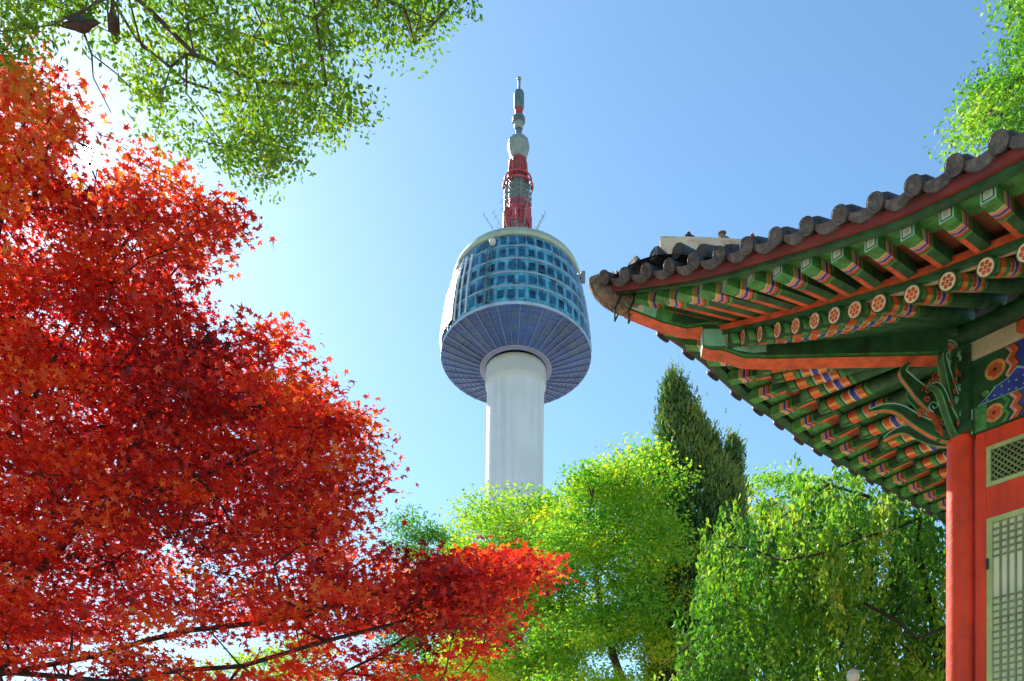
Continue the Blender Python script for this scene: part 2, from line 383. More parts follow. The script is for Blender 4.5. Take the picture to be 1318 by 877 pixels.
# lintel beam with painted motifs, front
def zig(m, x0, z0, z1, w, mt, y, n=4):
    # zig-zag painted band
    for i in range(n):
        za = z0 + (z1 - z0) * i / n; zb = z0 + (z1 - z0) * (i + 1) / n; d0 = .02 if i % 2 else -.02; d1 = -d0
        m.add([(x0 + d0, y, za), (x0 + d0 + w, y, za), (x0 + d1 + w, y, zb), (x0 + d1, y, zb)], [(0, 1, 2, 3)], mt)
def disc(m, x, y, z, r, mt, n=12, sz=1.0):
    m.add([(x + r * math.cos(2 * math.pi * k / n), y, z + sz * r * math.sin(2 * math.pi * k / n)) for k in range(n)], [tuple(range(n))], mt)
def flower(m, x, y, z, r, petal, core, back=None):
    if back: disc(m, x, y + .002, z, r * 1.25, back, 16)
    for k in range(6):
        a = k * math.pi / 3 + .4; disc(m, x + .6 * r * math.cos(a), y - .001 * (k % 2), z + .6 * r * math.sin(a), r * .36, petal, 8)
    disc(m, x, y - .003, z, r * .26, core, 8)
def beam_front(x0, x1):
    m = MB(); m.box(x0, x1, -.075, .075, 5.395, 5.62, P_green)
    y = -.078
    for sgn, xe in ((1, x0), (-1, x1)):
        X = lambda d: xe + sgn * d
        def rect(d0, d1, z0, z1, mt, yy=y): m.add([(X(d0), yy, z0), (X(d1), yy, z0), (X(d1), yy, z1), (X(d0), yy, z1)], [(0, 1, 2, 3)], mt)
        rect(.0, .012, 5.4, 5.615, P_mint); rect(.03, .05, 5.4, 5.615, P_lgreen)
        rect(.05, .13, 5.4, 5.615, P_lgreen, y - .001)
        flower(m, X(.19), y - .003, 5.51, .062, P_or, P_dred, P_ochre)
        zig(m, X(.27), 5.4, 5.615, .03 * sgn, P_lgreen, y - .002); zig(m, X(.33), 5.4, 5.615, .035 * sgn, P_pink, y - .002)
        zig(m, X(.355), 5.4, 5.615, .04 * sgn, P_or, y - .004); zig(m, X(.41), 5.4, 5.615, .04 * sgn, P_blue, y - .003); zig(m, X(.45), 5.4, 5.615, .015 * sgn, P_white, y - .005)
        zig(m, X(.49), 5.4, 5.615, .03 * sgn, P_ochre, y - .004)
    m.build('painted_lintel', pv)
beam_front(.12, 2.19); beam_front(2.41, 4.5)
# panel between lintel and purlin with cloud motif
def panel_front(x0, x1):
    m = MB(); m.box(x0, x1, -.03, .05, 5.622, 6.06, P_green); y = -.034
    m.box(x0, x1, -.045, .06, 6.062, 6.22, P_cream)
    for k in range(3):
        cx = x0 + .1 + .95 * k
        if cx + .75 > x1: break
        flower(m, cx + .1, y - .004, 5.90, .068, P_or, P_dred, P_ochre)
        for zz0, q in ((5.73, 0), (5.66, .05)): disc(m, cx + .02 + q, y, zz0, .03, P_lgreen, 10)
        zig(m, cx + .20, 5.70, 6.05, .025, P_pink, y - .003, 6); zig(m, cx + .225, 5.70, 6.05, .045, P_or, y - .005, 6); zig(m, cx + .285, 5.70, 6.05, .06, P_blue, y - .004, 6); zig(m, cx + .36, 5.7, 6.05, .02, P_mint, y - .006, 6)
        pts = [(-.06, 5.63), (.55, 5.63), (.52, 5.78), (.43, 5.84), (.36, 5.80), (.28, 5.85), (.2, 5.78), (.1, 5.75), (.02, 5.68)]
        m.add([(cx + p, y - .0075, z) for p, z in pts], [tuple(range(len(pts)))], P_mint)
        pts2 = [(cx + .25 + (p - .25) * .88, 5.735 + (z - 5.735) * .84) for p, z in pts]
        m.add([(p, y - .009, z) for p, z in pts2], [tuple(range(len(pts)))], P_blue)
        for q in range(16):
            disc(m, cx + .04 + (q % 8) * .058, y - .011, 5.66 + .07 * (q // 8) + .015 * (q % 2), .009, P_mint, 6)
    m.build('bracket_panel', pv)
panel_front(.1, 2.2); panel_front(2.4, 4.5)
for x in (.62, 1.6, 2.9, 3.9):   # small orange-tipped bearing blocks under the purlin
    m = MB(); m.plate([(0, 0), (.02, -.04), (.16, -.17), (.26, -.19), (.26, -.11), (.14, -.02), (.1, .05), (0, .05)], (x, -.05, 6.17), (0, -1, 0), (0, 0, 1), .09, P_green, P_or); m.build('bearing_bracket', pv)
# purlins
m = MB(); m.tube([(-.02, 0, 6.32), (LA, 0, 6.32)], .1, P_green, 16); m.build('purlin', pv)
m = MB(); m.tube([(0, -.02, 6.2), (0, LB, 6.2)], .1, P_green, 16); m.build('purlin', pv)
# side wall (hidden behind the corner column, seen only from elsewhere)
m = MB(); m.box(-.04, .04, .12, 2.28, 1.2, 5.39, P_cream); m.box(-.04, .04, 2.52, 4.68, 1.2, 5.39, P_cream); m.box(-.075, .075, .12, 4.7, 5.395, 5.62, P_green); m.box(-.03, .03, .1, 6, 5.622, 6.15, P_green)
m.build('side_wall', pv)
m = MB(); m.box(-.07, .07, .12, 2.28, 3.0, 3.16, P_red); m.box(-.07, .07, 2.52, 4.68, 3.0, 3.16, P_red); m.build('side_rail', pv)

# front bay: red frame, transom lattice, doors
def bay(x0, x1):
    fr = MB(); y0, y1 = -.055, .055
    fr.box(x0, x0 + .085, y0, y1, 1.2, 5.39, P_red); fr.box(x1 - .085, x1, y0, y1, 1.2, 5.39, P_red)
    fr.box(x0 + .085, x1 - .085, y0 + .002, y1, 5.25, 5.388, P_red); fr.box(x0 + .085, x1 - .085, y0 + .004, y1, 4.63, 4.90, P_red)
    fr.box(x0 + .085, x1 - .085, y0 + .002, y1, 1.2, 1.5, P_red)
    fro = fr.build('door_frame', pv)
    xi0, xi1 = x0 + .087, x1 - .087
    n = 4; wd = (xi1 - xi0) / n
    # transom windows
    for i in range(2):
        a0 = xi0 + i * (xi1 - xi0) / 2; a1 = a0 + (xi1 - xi0) / 2
        f = MB(); t = .035; z0, z1 = 4.902, 5.248
        f.box(a0, a1, -.06, -.01, z0, z0 + t, P_frame); f.box(a0, a1, -.06, -.01, z1 - t, z1, P_frame); f.box(a0, a0 + t, -.058, -.012, z0 + t, z1 - t, P_frame); f.box(a1 - t, a1, -.058, -.012, z0 + t, z1 - t, P_frame)
        wo = f.build('transom_window', pv)
        l = MB(); X0, X1, Z0, Z1 = a0 + t, a1 - t, z0 + t, z1 - t; st = .052
        k = -int((Z1 - Z0) / st) - 1
        while X0 + k * st < X1:
            for s_ in (1, -1):
                # diagonal bar clipped to the opening
                pa = []
                xs = X0 + k * st; h = Z1 - Z0
                t0 = max(0, X0 - xs); t1 = min(h, X1 - xs)
                if t1 - t0 > .01:
                    za, zb = (Z0 + t0, Z0 + t1) if s_ == 1 else (Z1 - t0, Z1 - t1)
                    l.tube([(xs + t0, -.04 + .006 * s_, za), (xs + t1, -.04 + .006 * s_, zb)], .0075, P_lat, 4, smooth=False)
            k += 1
        l.build('lattice', wo)
        b = MB(); b.box(X0, X1, -.012, -.004, Z0, Z1, P_black); b.build('backing', wo)
    for i in range(n):
        a0 = xi0 + i * wd + .003; a1 = a0 + wd - .006
        f = MB(); t = .045; z0, z1 = 1.502, 4.628
        f.box(a0, a1, -.062, -.012, z1 - t, z1, P_frame); f.box(a0, a1, -.062, -.012, z0, z0 + t, P_frame); f.box(a0, a0 + t, -.06, -.014, z0 + t, z1 - t, P_frame); f.box(a1 - t, a1, -.06, -.014, z0 + t, z1 - t, P_frame)
        f.box(a0 + t, a1 - t, -.058, -.016, 2.2, 2.28, P_frame)
        do = f.build('lattice_door', pv)
        l = MB(); X0, X1 = a0 + t, a1 - t; nb = int((X1 - X0) / .058)
        for j in range(1, nb):
            x = X0 + (X1 - X0) * j / nb; l.box(x - .006, x + .006, -.05, -.03, 2.28, z1 - t, P_lat)
        z = z1 - t - .055; c = 0
        while z > 2.3:
            l.box(X0, X1, -.052, -.0315, z - .006, z + .006, P_lat); c += 1
            z -= .058 if c not in (5, 24) else .36
        l.build('lattice', do)
        b = MB(); b.box(X0, X1, -.028, -.022, 2.282, z1 - t, P_paper); b.build('paper_pane', do)
        b = MB(); b.box(X0, X1, -.04, -.022, z0 + t, 2.198, P_lgreen); b.build('lower_panel', do)
        h = MB(); h.tube([(a0 + .01, -.068, 4.19), (a0 + .01, -.068, 4.28)], .012, P_black, 8); h.build('hinge', do)
bay(.15, 2.15); bay(2.45, 4.45)

# soffit boards, fascia boards
def ruled(m, side, t0, t1, offA, dzA, offB, dzB, mt, n=60, th=.02):
    pa, pb = [], []
    for i in range(n + 1):
        t = t0 + (t1 - t0) * i / n
        pa.append(eave(side, inward(side, t, offA), offA, dzA(t))); pb.append(eave(side, inward(side, t, offB), offB, dzB(t)))
    for i in range(n):
        a, b, c, d = pa[i], pa[i + 1], pb[i + 1], pb[i]
        up = lambda p: (p[0], p[1], p[2] + th)
        m.hexa([a, b, c, d, up(a), up(b), up(c), up(d)], mt)
for side in (0, 1):
    L = LL[side]; tmin = -2.16
    e = lambda t, s=side: ze(s, t); bd = lambda t, s=side: zboard(s, t)
    m = MB(); ruled(m, side, tmin, L, 2.10, lambda t: e(t) - .03, 1.85, lambda t: e(t) * .55 + bd(t) * .45 + .03, P_lgreen)
    ruled(m, side, tmin, L, 1.85, lambda t: e(t) * .55 + bd(t) * .45 + .03, OB - .05, lambda t: bd(t) + .11, P_rb)
    m.build('flying_soffit', pv)
    m = MB(); zs_ = lambda t: (bd(t) - .045) * .86 + (zin[side] + .06) * .14
    ruled(m, side, tmin, L, OB - .03, lambda t: bd(t) - .045, 1.29, zs_, P_cream if side == 0 else P_green); ruled(m, side, tmin, L, 1.29, zs_, .02, lambda t: zin[side] + .06, P_green)
    m.build('rafter_soffit', pv)
    # tile-bearing board (dark red) and green board at the eave edge
    m = MB(); ruled(m, side, tmin - .04, L, 2.24, lambda t: e(t) - .05, 2.18, lambda t: e(t) - .05, P_dred, th=.07); m.build('tile_board', pv)
    m = MB(); ruled(m, side, tmin - .02, L, 2.2, lambda t: e(t) - .078, 2.12, lambda t: e(t) - .07, P_green, th=.03); m.build('eave_board', pv)
    # board on top of the round rafter ends: orange over green
    m = MB(); ruled(m, side, tmin, L, OB + .05, lambda t: bd(t) - .005, OB - .02, lambda t: bd(t) - .003, P_or, th=.05)
    ruled(m, side, tmin, L, OB + .04, lambda t: bd(t) - .045, OB - .01, lambda t: bd(t) - .045, P_green, th=.038); m.build('rafter_board', pv)

def band_prism(p0, p1, w, h, bands, side_m, bot_m, end, chev=.03):
    """square rafter from tip p0 to p1; bands=[(dist,mat)...] painted round it, V-shaped underneath"""
    p0 = Vector(p0); p1 = Vector(p1); t = (p1 - p0); L = t.length; t.normalize()
    x = t.cross(Vector((0, 0, 1))).normalized(); y = x.cross(t)
    sec = [(-w / 2, h / 2, 0), (-w / 2, -h / 2, .3), (-w * .16, -h / 2, 1), (w / 2, -h / 2, .3), (w / 2, h / 2, 0)]
    m = MB(); st = []
    ds = [0.0] + [b[0] for b in bands] + [L]; ms = [b[1] for b in bands] + [None]
    for i, d in enumerate(ds):
        c = chev if 0 < i < len(ds) - 1 else 0
        st.append([p0 + t * (d + s[2] * c) + x * s[0] + y * s[1] for s in sec])
    for i in range(len(ds) - 1):
        A, B = st[i], st[i + 1]; mt = ms[i]
        for k in range(5):
            k2 = (k + 1) % 5
            mm = mt or (bot_m if k == 1 else side_m)
            m.add([A[k], A[k2], B[k2], B[k]], [(0, 1, 2, 3)], mm)
    # painted end
    q = lambda sx, sy, d: p0 - t * d + x * (w / 2 * sx) + y * (h / 2 * sy)
    m.add([q(-1, -1, 0), q(1, -1, 0), q(1, 1, 0), q(-1, 1, 0)], [(0, 1, 2, 3)], end)
    m.add([q(-.75, -.75, .002), q(.75, -.75, .002), q(.75, .75, .002), q(-.75, .75, .002)], [(0, 1, 2, 3)], P_black)
    m.add([q(-.62, -.62, .004), q(.62, -.62, .004), q(.62, .62, .004), q(-.62, .62, .004)], [(0, 1, 2, 3)], P_white)
    m.add([q(-.3, -.3, .006), q(.3, -.3, .006), q(.3, .3, .006), q(-.3, .3, .006)], [(0, 1, 2, 3)], P_mint)
    return m
def band_tube(p0, p1, r, bands, body, n=14):
    p0 = Vector(p0); p1 = Vector(p1); t = (p1 - p0); L = t.length; t.normalize()
    x = t.cross(Vector((0, 0, 1))).normalized(); y = x.cross(t); m = MB()
    ring = lambda d, rr=r, ch=0: [p0 + t * (d + ch * max(0, -math.sin(2 * math.pi * k / n))) + (x * math.cos(2 * math.pi * k / n) + y * math.sin(2 * math.pi * k / n)) * rr for k in range(n)]
    ds = [0.0] + [b[0] for b in bands] + [L]; ms = [b[1] for b in bands] + [body]
    for i in range(len(ds) - 1):
        A = ring(ds[i], ch=.03 if i else 0); B = ring(ds[i + 1], ch=.03 if i < len(ds) - 2 else 0); mt = ms[i]
        for k in range(n):
            k2 = (k + 1) % n; mm = mt
            if isinstance(mt, tuple): mm = mt[k % len(mt)]
            m.add([A[k], A[k2], B[k2], B[k]], [(0, 1, 2, 3)], mm, True)
    m.add(ring(0, r), [tuple(range(n))], P_green)
    cc = lambda rr, a, d: p0 - t * d + (x * math.cos(a) + y * math.sin(a)) * rr
    m.add([cc(r * .86, 2 * math.pi * k / 16, .002) for k in range(16)], [tuple(range(16))], P_cream)
    for k in range(6):
        a = k * math.pi / 3; c = cc(r * .47, a, .004)
        m.add([c + (x * math.cos(b) + y * math.sin(b)) * r * .22 for b in [j * math.pi / 4 for j in range(8)]], [tuple(range(8))], P_or)
    m.add([cc(r * .2, j * math.pi / 4, .006) for j in range(8)], [tuple(range(8))], P_or)
    return m
FB = [(.11, P_lgreen), (.12, P_white), (.14, P_ochre), (.16, P_pink), (.185, P_blue), (.197, P_pink), (.225, P_or), (.235, P_black), (.262, P_lgreen)]
RB = [(.02, P_green), (.085, (P_lgreen, P_lgreen, P_green)), (.10, P_black), (.19, (P_or, P_or, P_ochre, P_or, P_lgreen)), (.24, P_lgreen), (.26, P_green), (.275, P_mint), (.34, (P_or, P_or, P_ochre)), (.36, P_white), (.41, P_blue), (.43, P_pink), (.49, (P_or, P_ochre)), (.505, P_black), (.54, P_lgreen), (.56, P_green)]
for side in (0, 1):
    sp_ = .262 if side == 0 else .40
    ts = [-2.03 + sp_ * i for i in range(40)]
    if side: ts = [-1.92, -1.6, -1.27, -.92, -.56, -.17] + [.22 + sp_ * i for i in range(30)]
    for t in ts:
        if t > LL[side] - .1: break
        z0 = ze(side, t) - (.085 if side == 0 else .11)
        t1 = t * (OB - .1) / OE if t < 0 else t
        p0 = eave(side, t * .96 if t < 0 else t, 2.1, z0); p1 = eave(side, t1, OB - .1, zboard(side, t) + .06)
        h = .088; band_prism(p0, p1, .098 if side == 0 else .11, h, FB, P_green, P_or, P_mint).build('flying_rafter', pv)
        p0 = eave(side, inward(side, t, OB + .02) , OB + .02, zboard(side, t) - .105); p1 = eave(side, t * .03 if t < 0 else t, .02, zin[side] - .02)
        band_tube(p0, p1, .066, RB, P_green).build('round_rafter', pv)

# hip rafters on the diagonal
dg = Vector((-1, -1, 0)); dn = Vector((1, -1, 0)).normalized()
def hip(prof_bot, prof_top, wdt, name, side_m, bot_m, endcol=None):
    m = MB(); n = len(prof_bot); V = []
    for (s, zb), (s2, zt_) in zip(prof_bot, prof_top):
        c = dg * s; c2 = dg * s2
        V.append([c + dn * wdt / 2 + Vector((0, 0, zb)), c - dn * wdt / 2 + Vector((0, 0, zb)), c2 - dn * wdt / 2 + Vector((0, 0, zt_)), c2 + dn * wdt / 2 + Vector((0, 0, zt_))])
    for i in range(n - 1):
        A, B = V[i], V[i + 1]
        m.add([A[0], A[1], B[1], B[0]], [(0, 1, 2, 3)], bot_m); m.add([A[1], A[2], B[2], B[1]], [(0, 1, 2, 3)], side_m); m.add([A[2], A[3], B[3], B[2]], [(0, 1, 2, 3)], side_m); m.add([A[3], A[0], B[0], B[3]], [(0, 1, 2, 3)], side_m)
        for sg in (1, -1):     # pale line painted along the lower edge of each side
            off = dn * sg * (wdt / 2 + .002); a, b = dg * prof_bot[i][0] + Vector((0, 0, prof_bot[i][1])), dg * prof_bot[i + 1][0] + Vector((0, 0, prof_bot[i + 1][1]))
            m.add([a + off + Vector((0, 0, .012)), b + off + Vector((0, 0, .012)), b + off + Vector((0, 0, .034)), a + off + Vector((0, 0, .034))], [(0, 1, 2, 3)], P_lgreen)
    m.add(V[0], [(0, 1, 2, 3)], endcol or P_mint); m.add(V[-1], [(0, 1, 2, 3)], side_m)
    return m
lb = [(1.60, 6.37), (1.55, 6.335), (1.48, 6.325), (1.42, 6.29), (1.34, 6.24), (1.17, 6.215), (.8, 6.19), (.4, 6.16), (.1, 6.14)]
lt = [(1.60, 6.56), (1.55, 6.55), (1.48, 6.54), (1.42, 6.53), (1.34, 6.52), (1.17, 6.50), (.8, 6.5), (.4, 6.52), (.1, 6.54)]
hm = hip(lb, lt, .17, 'h', P_green, P_or)
hp = hm.build('hip_rafter', pv)
m = MB()   # painted end with scroll on the side
for sg in (1, -1):
    off = dn * sg * .088
    pts = [(1.595, 6.39), (1.55, 6.37), (1.46, 6.36), (1.38, 6.31), (1.28, 6.28), (1.2, 6.28), (1.2, 6.44), (1.3, 6.5), (1.595, 6.53)]
    m.add([dg * s + off + Vector((0, 0, z)) for s, z in pts], [tuple(range(len(pts)))], P_mint)
    off = dn * sg * .091; c = dg * 1.33 + off + Vector((0, 0, 6.40))
    for rr, mt, o2 in ((.055, P_green, 0), (.038, P_lgreen, .002), (.018, P_mint, .004)):
        m.add([c + dn * sg * o2 + dg.normalized() * rr * math.cos(k * math.pi / 8) + Vector((0, 0, rr * math.sin(k * math.pi / 8))) for k in range(16)], [tuple(range(16))], mt)
m.build('scroll_painting', hp)
ub = [(2.10, 6.79), (2.0, 6.72), (1.85, 6.62), (1.7, 6.55), (1.58, 6.565), (1.3, 6.53), (1.0, 6.53)]
ut = [(2.14, 6.93), (2.0, 6.90), (1.85, 6.83), (1.7, 6.76), (1.58, 6.72), (1.3, 6.66), (1.0, 6.62)]
hu = hip(ub, ut, .15, 'h', P_green, P_or, P_pink).build('upper_hip_rafter', pv)
for sg in (1, -1):
    m = MB(); off = dn * sg * .078
    for (s0, s1, mt) in ((2.07, 1.98, P_white), (1.98, 1.90, P_mint), (1.90, 1.80, P_lgreen)):
        B = lambda s: float(np.interp(s, [p[0] for p in ub][::-1], [p[1] for p in ub][::-1])); T = lambda s: float(np.interp(s, [p[0] for p in ut][::-1], [p[1] for p in ut][::-1]))
        m.add([dg * s0 + off + Vector((0, 0, B(s0) + .02)), dg * s1 + off + Vector((0, 0, B(s1) + .02)), dg * (s1 - .03) + off + Vector((0, 0, T(s1) - .02)), dg * (s0 - .03) + off + Vector((0, 0, T(s0) - .02))], [(0, 1, 2, 3)], mt)
    m.build('rafter_end_painting', hu)
# stoneware nose tile capping the hip rafter
m = MB(); secs = [(2.0, 6.825, .17, .18), (2.08, 6.86, .17, .17), (2.15, 6.90, .165, .165), (2.21, 6.955, .16, .155), (2.26, 7.02, .15, .145), (2.285, 7.08, .145, .14), (2.293, 7.12, .135, .125)]
rings = []
for i, (s, z, wd, hh) in enumerate(secs):
    j = min(i + 1, len(secs) - 1); k = max(i - 1, 0)
    tv = (dg * (secs[j][0] - secs[k][0]) + Vector((0, 0, secs[j][1] - secs[k][1]))).normalized(); nv = dn.cross(tv).normalized()
    if nv.z < 0: nv = -nv
    rings.append([dg * s + Vector((0, 0, z)) + dn * wd / 2 * math.copysign(abs(math.cos(q)) ** .6, math.cos(q)) + nv * hh / 2 * math.copysign(abs(math.sin(q)) ** .6, math.sin(q)) for q in [2 * math.pi * t / 16 + .01 for t in range(16)]])
vs = [p for r_ in rings for p in r_]
m.add(vs, [(i * 16 + k, i * 16 + (k + 1) % 16, (i + 1) * 16 + (k + 1) % 16, (i + 1) * 16 + k) for i in range(len(secs) - 1) for k in range(16)], P_nose, True)
m.add(rings[-1], [tuple(range(16))], P_nose); m.add(rings[0], [tuple(range(16))], P_nose)
no = m.build('nose_tile', pv)
m = MB()
for s, z in ((2.13, 6.87), (2.04, 6.84)):
    P = lambda a, b: dg * s + dn * a + Vector((0, 0, z + b)) + dg * (-b * .35)
    q = [P(.09, .09), P(.09, -.092), P(-.09, -.092), P(-.09, .09)]
    for k in range(4): m.tube([q[k], q[(k + 1) % 4]], .009, P_black, 6)
m.build('iron_strap', no)

# roof surface with tile rolls
hipz = [(0, 7.08), (.08, 6.93), (.18, 6.90), (.3, 7.05), (.45, 7.4), (.7, 8.1), (1, 8.9)]
rise = [(0, .06), (.1, .20), (.2, .38), (.35, .65), (.6, 1.3), (1, 2.7)]
BR = 2.4
def roofz(side, t, off):
    b = -off; w_ = (b + OE) / (BR + OE); L = LL[side]
    e_ = max(0.0, min(1.0, (t - b) / max(.1, L - b))); te = -OE + e_ * (L + OE)
    k = min(1, e_ / .22); k = k * k * (3 - 2 * k)
    te2 = min(max(t, -OE), L)
    return lerp_tab(hipz, w_) * (1 - k) + (ze(side, te2) + lerp_tab(rise, w_)) * k
for side in (0, 1):
    L = LL[side]; m = MB(); nb = 16; na = 40; vs = []
    for i in range(nb + 1):
        b = -OE + (BR + OE) * i / nb
        for j in range(na + 1):
            t = b + (L - b) * j / na; vs.append(eave(side, t, -b, roofz(side, t, -b)))
    m.add(vs, [(i * (na + 1) + j, i * (na + 1) + j + 1, (i + 1) * (na + 1) + j + 1, (i + 1) * (na + 1) + j) for i in range(nb) for j in range(na)], P_tiled)
    step = .262 if side == 0 else .39
    tt = [-2.14 + step * i for i in range(60) if -2.14 + step * i < L]
    for t in tt:
        pts = []
        for i in range(12):
            b = -OE + .02 + (BR + OE - .05) * i / 11
            if b > t and i > 1: break
            pts.append(eave(side, t, -b, roofz(side, t, -b) + .03))
        if len(pts) > 1: m.tube(pts, .062, P_tiled, 8)
    m.build('tiled_roof', pv)
    for t in tt:
        z = ze(side, t) + (.055 if side == 0 else -.01)
        tl = MB(); out = 2.30 if side == 0 else 2.275; rr = .052 if side == 0 else .07
        c0 = Vector(eave(side, t, out, z)); c1 = Vector(eave(side, t, 2.12, z + .04)); mf = P_tile if side == 0 else P_tiled
        tl.tube([c1, c0], rr - .004, P_tiled, 14)
        ux = (Vector(eave(side, 1, 0, 0)) - Vector(eave(side, 0, 0, 0))); ow = Vector(eave(side, 0, 1, 0))
        dn_ = (ow * .80 - Vector((0, 0, .60))); vy = (ow * .60 + Vector((0, 0, .80)))       # the end disc leans outward at the top
        cc_ = c0 + ow * .012
        ring = lambda q, o_: [cc_ + dn_ * o_ + (ux * math.cos(a) * q + vy * math.sin(a) * q * 1.02) for a in [k * math.pi / 10 for k in range(20)]]
        A, B = ring(rr + .006, .0), ring(rr + .006, .016)
        tl.add(A + B, [(k, (k + 1) % 20, 20 + (k + 1) % 20, 20 + k) for k in range(20)], P_tiled); tl.add(A, [tuple(range(20))], P_tiled); tl.add(B, [tuple(range(20))], mf)
        tl.tube(ring(rr - .006, .018) + [ring(rr - .006, .018)[0]], .0055, mf, 4, caps=False)
        tl.add(ring(.018, .022), [tuple(range(20))], mf)
        tl.build('eave_cap_tile', pv)
        # the concave lip between two cap tiles
        if t + step * .5 < L:
            l = MB(); n = 8; A = []; B = []
            for k in range(n + 1):
                q = -1 + 2 * k / n; x_ = t + step / 2 + q * (step / 2 - .035)
                zt_ = ze(side, min(x_, L)) + .062 - .022 * (1 - q * q)
                A.append((x_, 2.30 if side == 0 else 2.2, zt_)); B.append((x_, 2.262 if side == 0 else 2.17, zt_ - .036 - .022 * (1 - q * q)))
            vs = [eave(side, *p) for p in A] + [eave(side, *p) for p in B] + [eave(side, p[0], 2.1, p[2] + .05) for p in A] + [eave(side, p[0], p[1] - .022, p[2] + .0) for p in B]
            N = n + 1; mt = P_tile if side == 0 else P_tiled
            l.add(vs, [(k, k + 1, N + k + 1, N + k) for k in range(n)] + [(k, k + 1, 2 * N + k + 1, 2 * N + k) for k in range(n)] + [(N + k, N + k + 1, 3 * N + k + 1, 3 * N + k) for k in range(n)], mt)
            l.build('eave_lip_tile', pv)
# top of the roof beyond: main ridge block
m = MB(); m.box(BR, LA, BR - .15, BR + .15, 8.6, 9.1, P_plaster); m.build('main_ridge', pv)
# hip ridge with plaster flank and little figures
m = MB(); secs = [(1.87, 7.0, 7.41), (1.6, 7.0, 7.37), (1.36, 7.0, 7.32), (1.0, 7.0, 7.28), (.6, 7.05, 7.32), (0, 7.3, 7.6), (-.8, 7.9, 8.2), (-1.6, 8.4, 8.7), (-2.35, 8.7, 9.05)]
for (s0, b0, t0), (s1, b1, t1) in zip(secs, secs[1:]):
    P = lambda s, z, sg, wd=.11: dg * s + dn * sg * wd + Vector((0, 0, z))
    m.hexa([P(s0, b0 - .15, -1), P(s1, b1 - .15, -1), P(s1, b1 - .15, 1), P(s0, b0 - .15, 1), P(s0, t0 - .03, -1), P(s1, t1 - .03, -1), P(s1, t1 - .03, 1), P(s0, t0 - .03, 1)], P_plaster)
m.tube([dg * s + Vector((0, 0, t)) for s, b, t in secs], .055, P_plaster, 10)
rd = m.build('hip_ridge', pv)
def figure(s, z, h, kind):
    m = MB(); c = dg * s; hd = dg.normalized() * (h / .15); q = h / .15
    mt = [P_tiled, P_nose, P_dred][kind]
    # seated little beast or monk: haunches, body, head, ears
    m.tube([c - hd * .05 + Vector((0, 0, z)), c - hd * .045 + Vector((0, 0, z + h * .25)), c - hd * .01 + Vector((0, 0, z + h * .55)), c + hd * .005 + Vector((0, 0, z + h * .72))], [.05 * q, .052 * q, .036 * q, .024 * q], mt, 10)
    m.tube([c + hd * .03 + Vector((0, 0, z)), c + hd * .02 + Vector((0, 0, z + h * .5))], [.02 * q, .026 * q], mt, 8)
    hc = c + hd * .02 + Vector((0, 0, z + h * .82))
    m.lathe([(.034 * q * math.sin(math.pi * i / 8), hc.z - .034 * q * math.cos(math.pi * i / 8)) for i in range(9)], mt, 10, cx=hc.x, cy=hc.y)
    m.tube([hc, hc + hd * .05 - Vector((0, 0, .008))], [.022 * q, .012 * q], mt, 8)
    if kind != 1:
        for sg in (1, -1): m.tube([hc + dn * sg * .02 * q + Vector((0, 0, .015 * q)), hc + dn * sg * .03 * q + Vector((0, 0, .05 * q))], [.011 * q, .003 * q], mt, 6)
    else: m.tube([hc + Vector((0, 0, .018)), hc + Vector((0, 0, .026))], [.058 * q, .03 * q], mt, 12)
    m.build('ridge_figure', rd)
figure(1.675, 7.385, .1, 0); figure(1.46, 7.35, .1, 1); figure(1.27, 7.315, .1, 2); figure(1.05, 7.285, .1, 0)

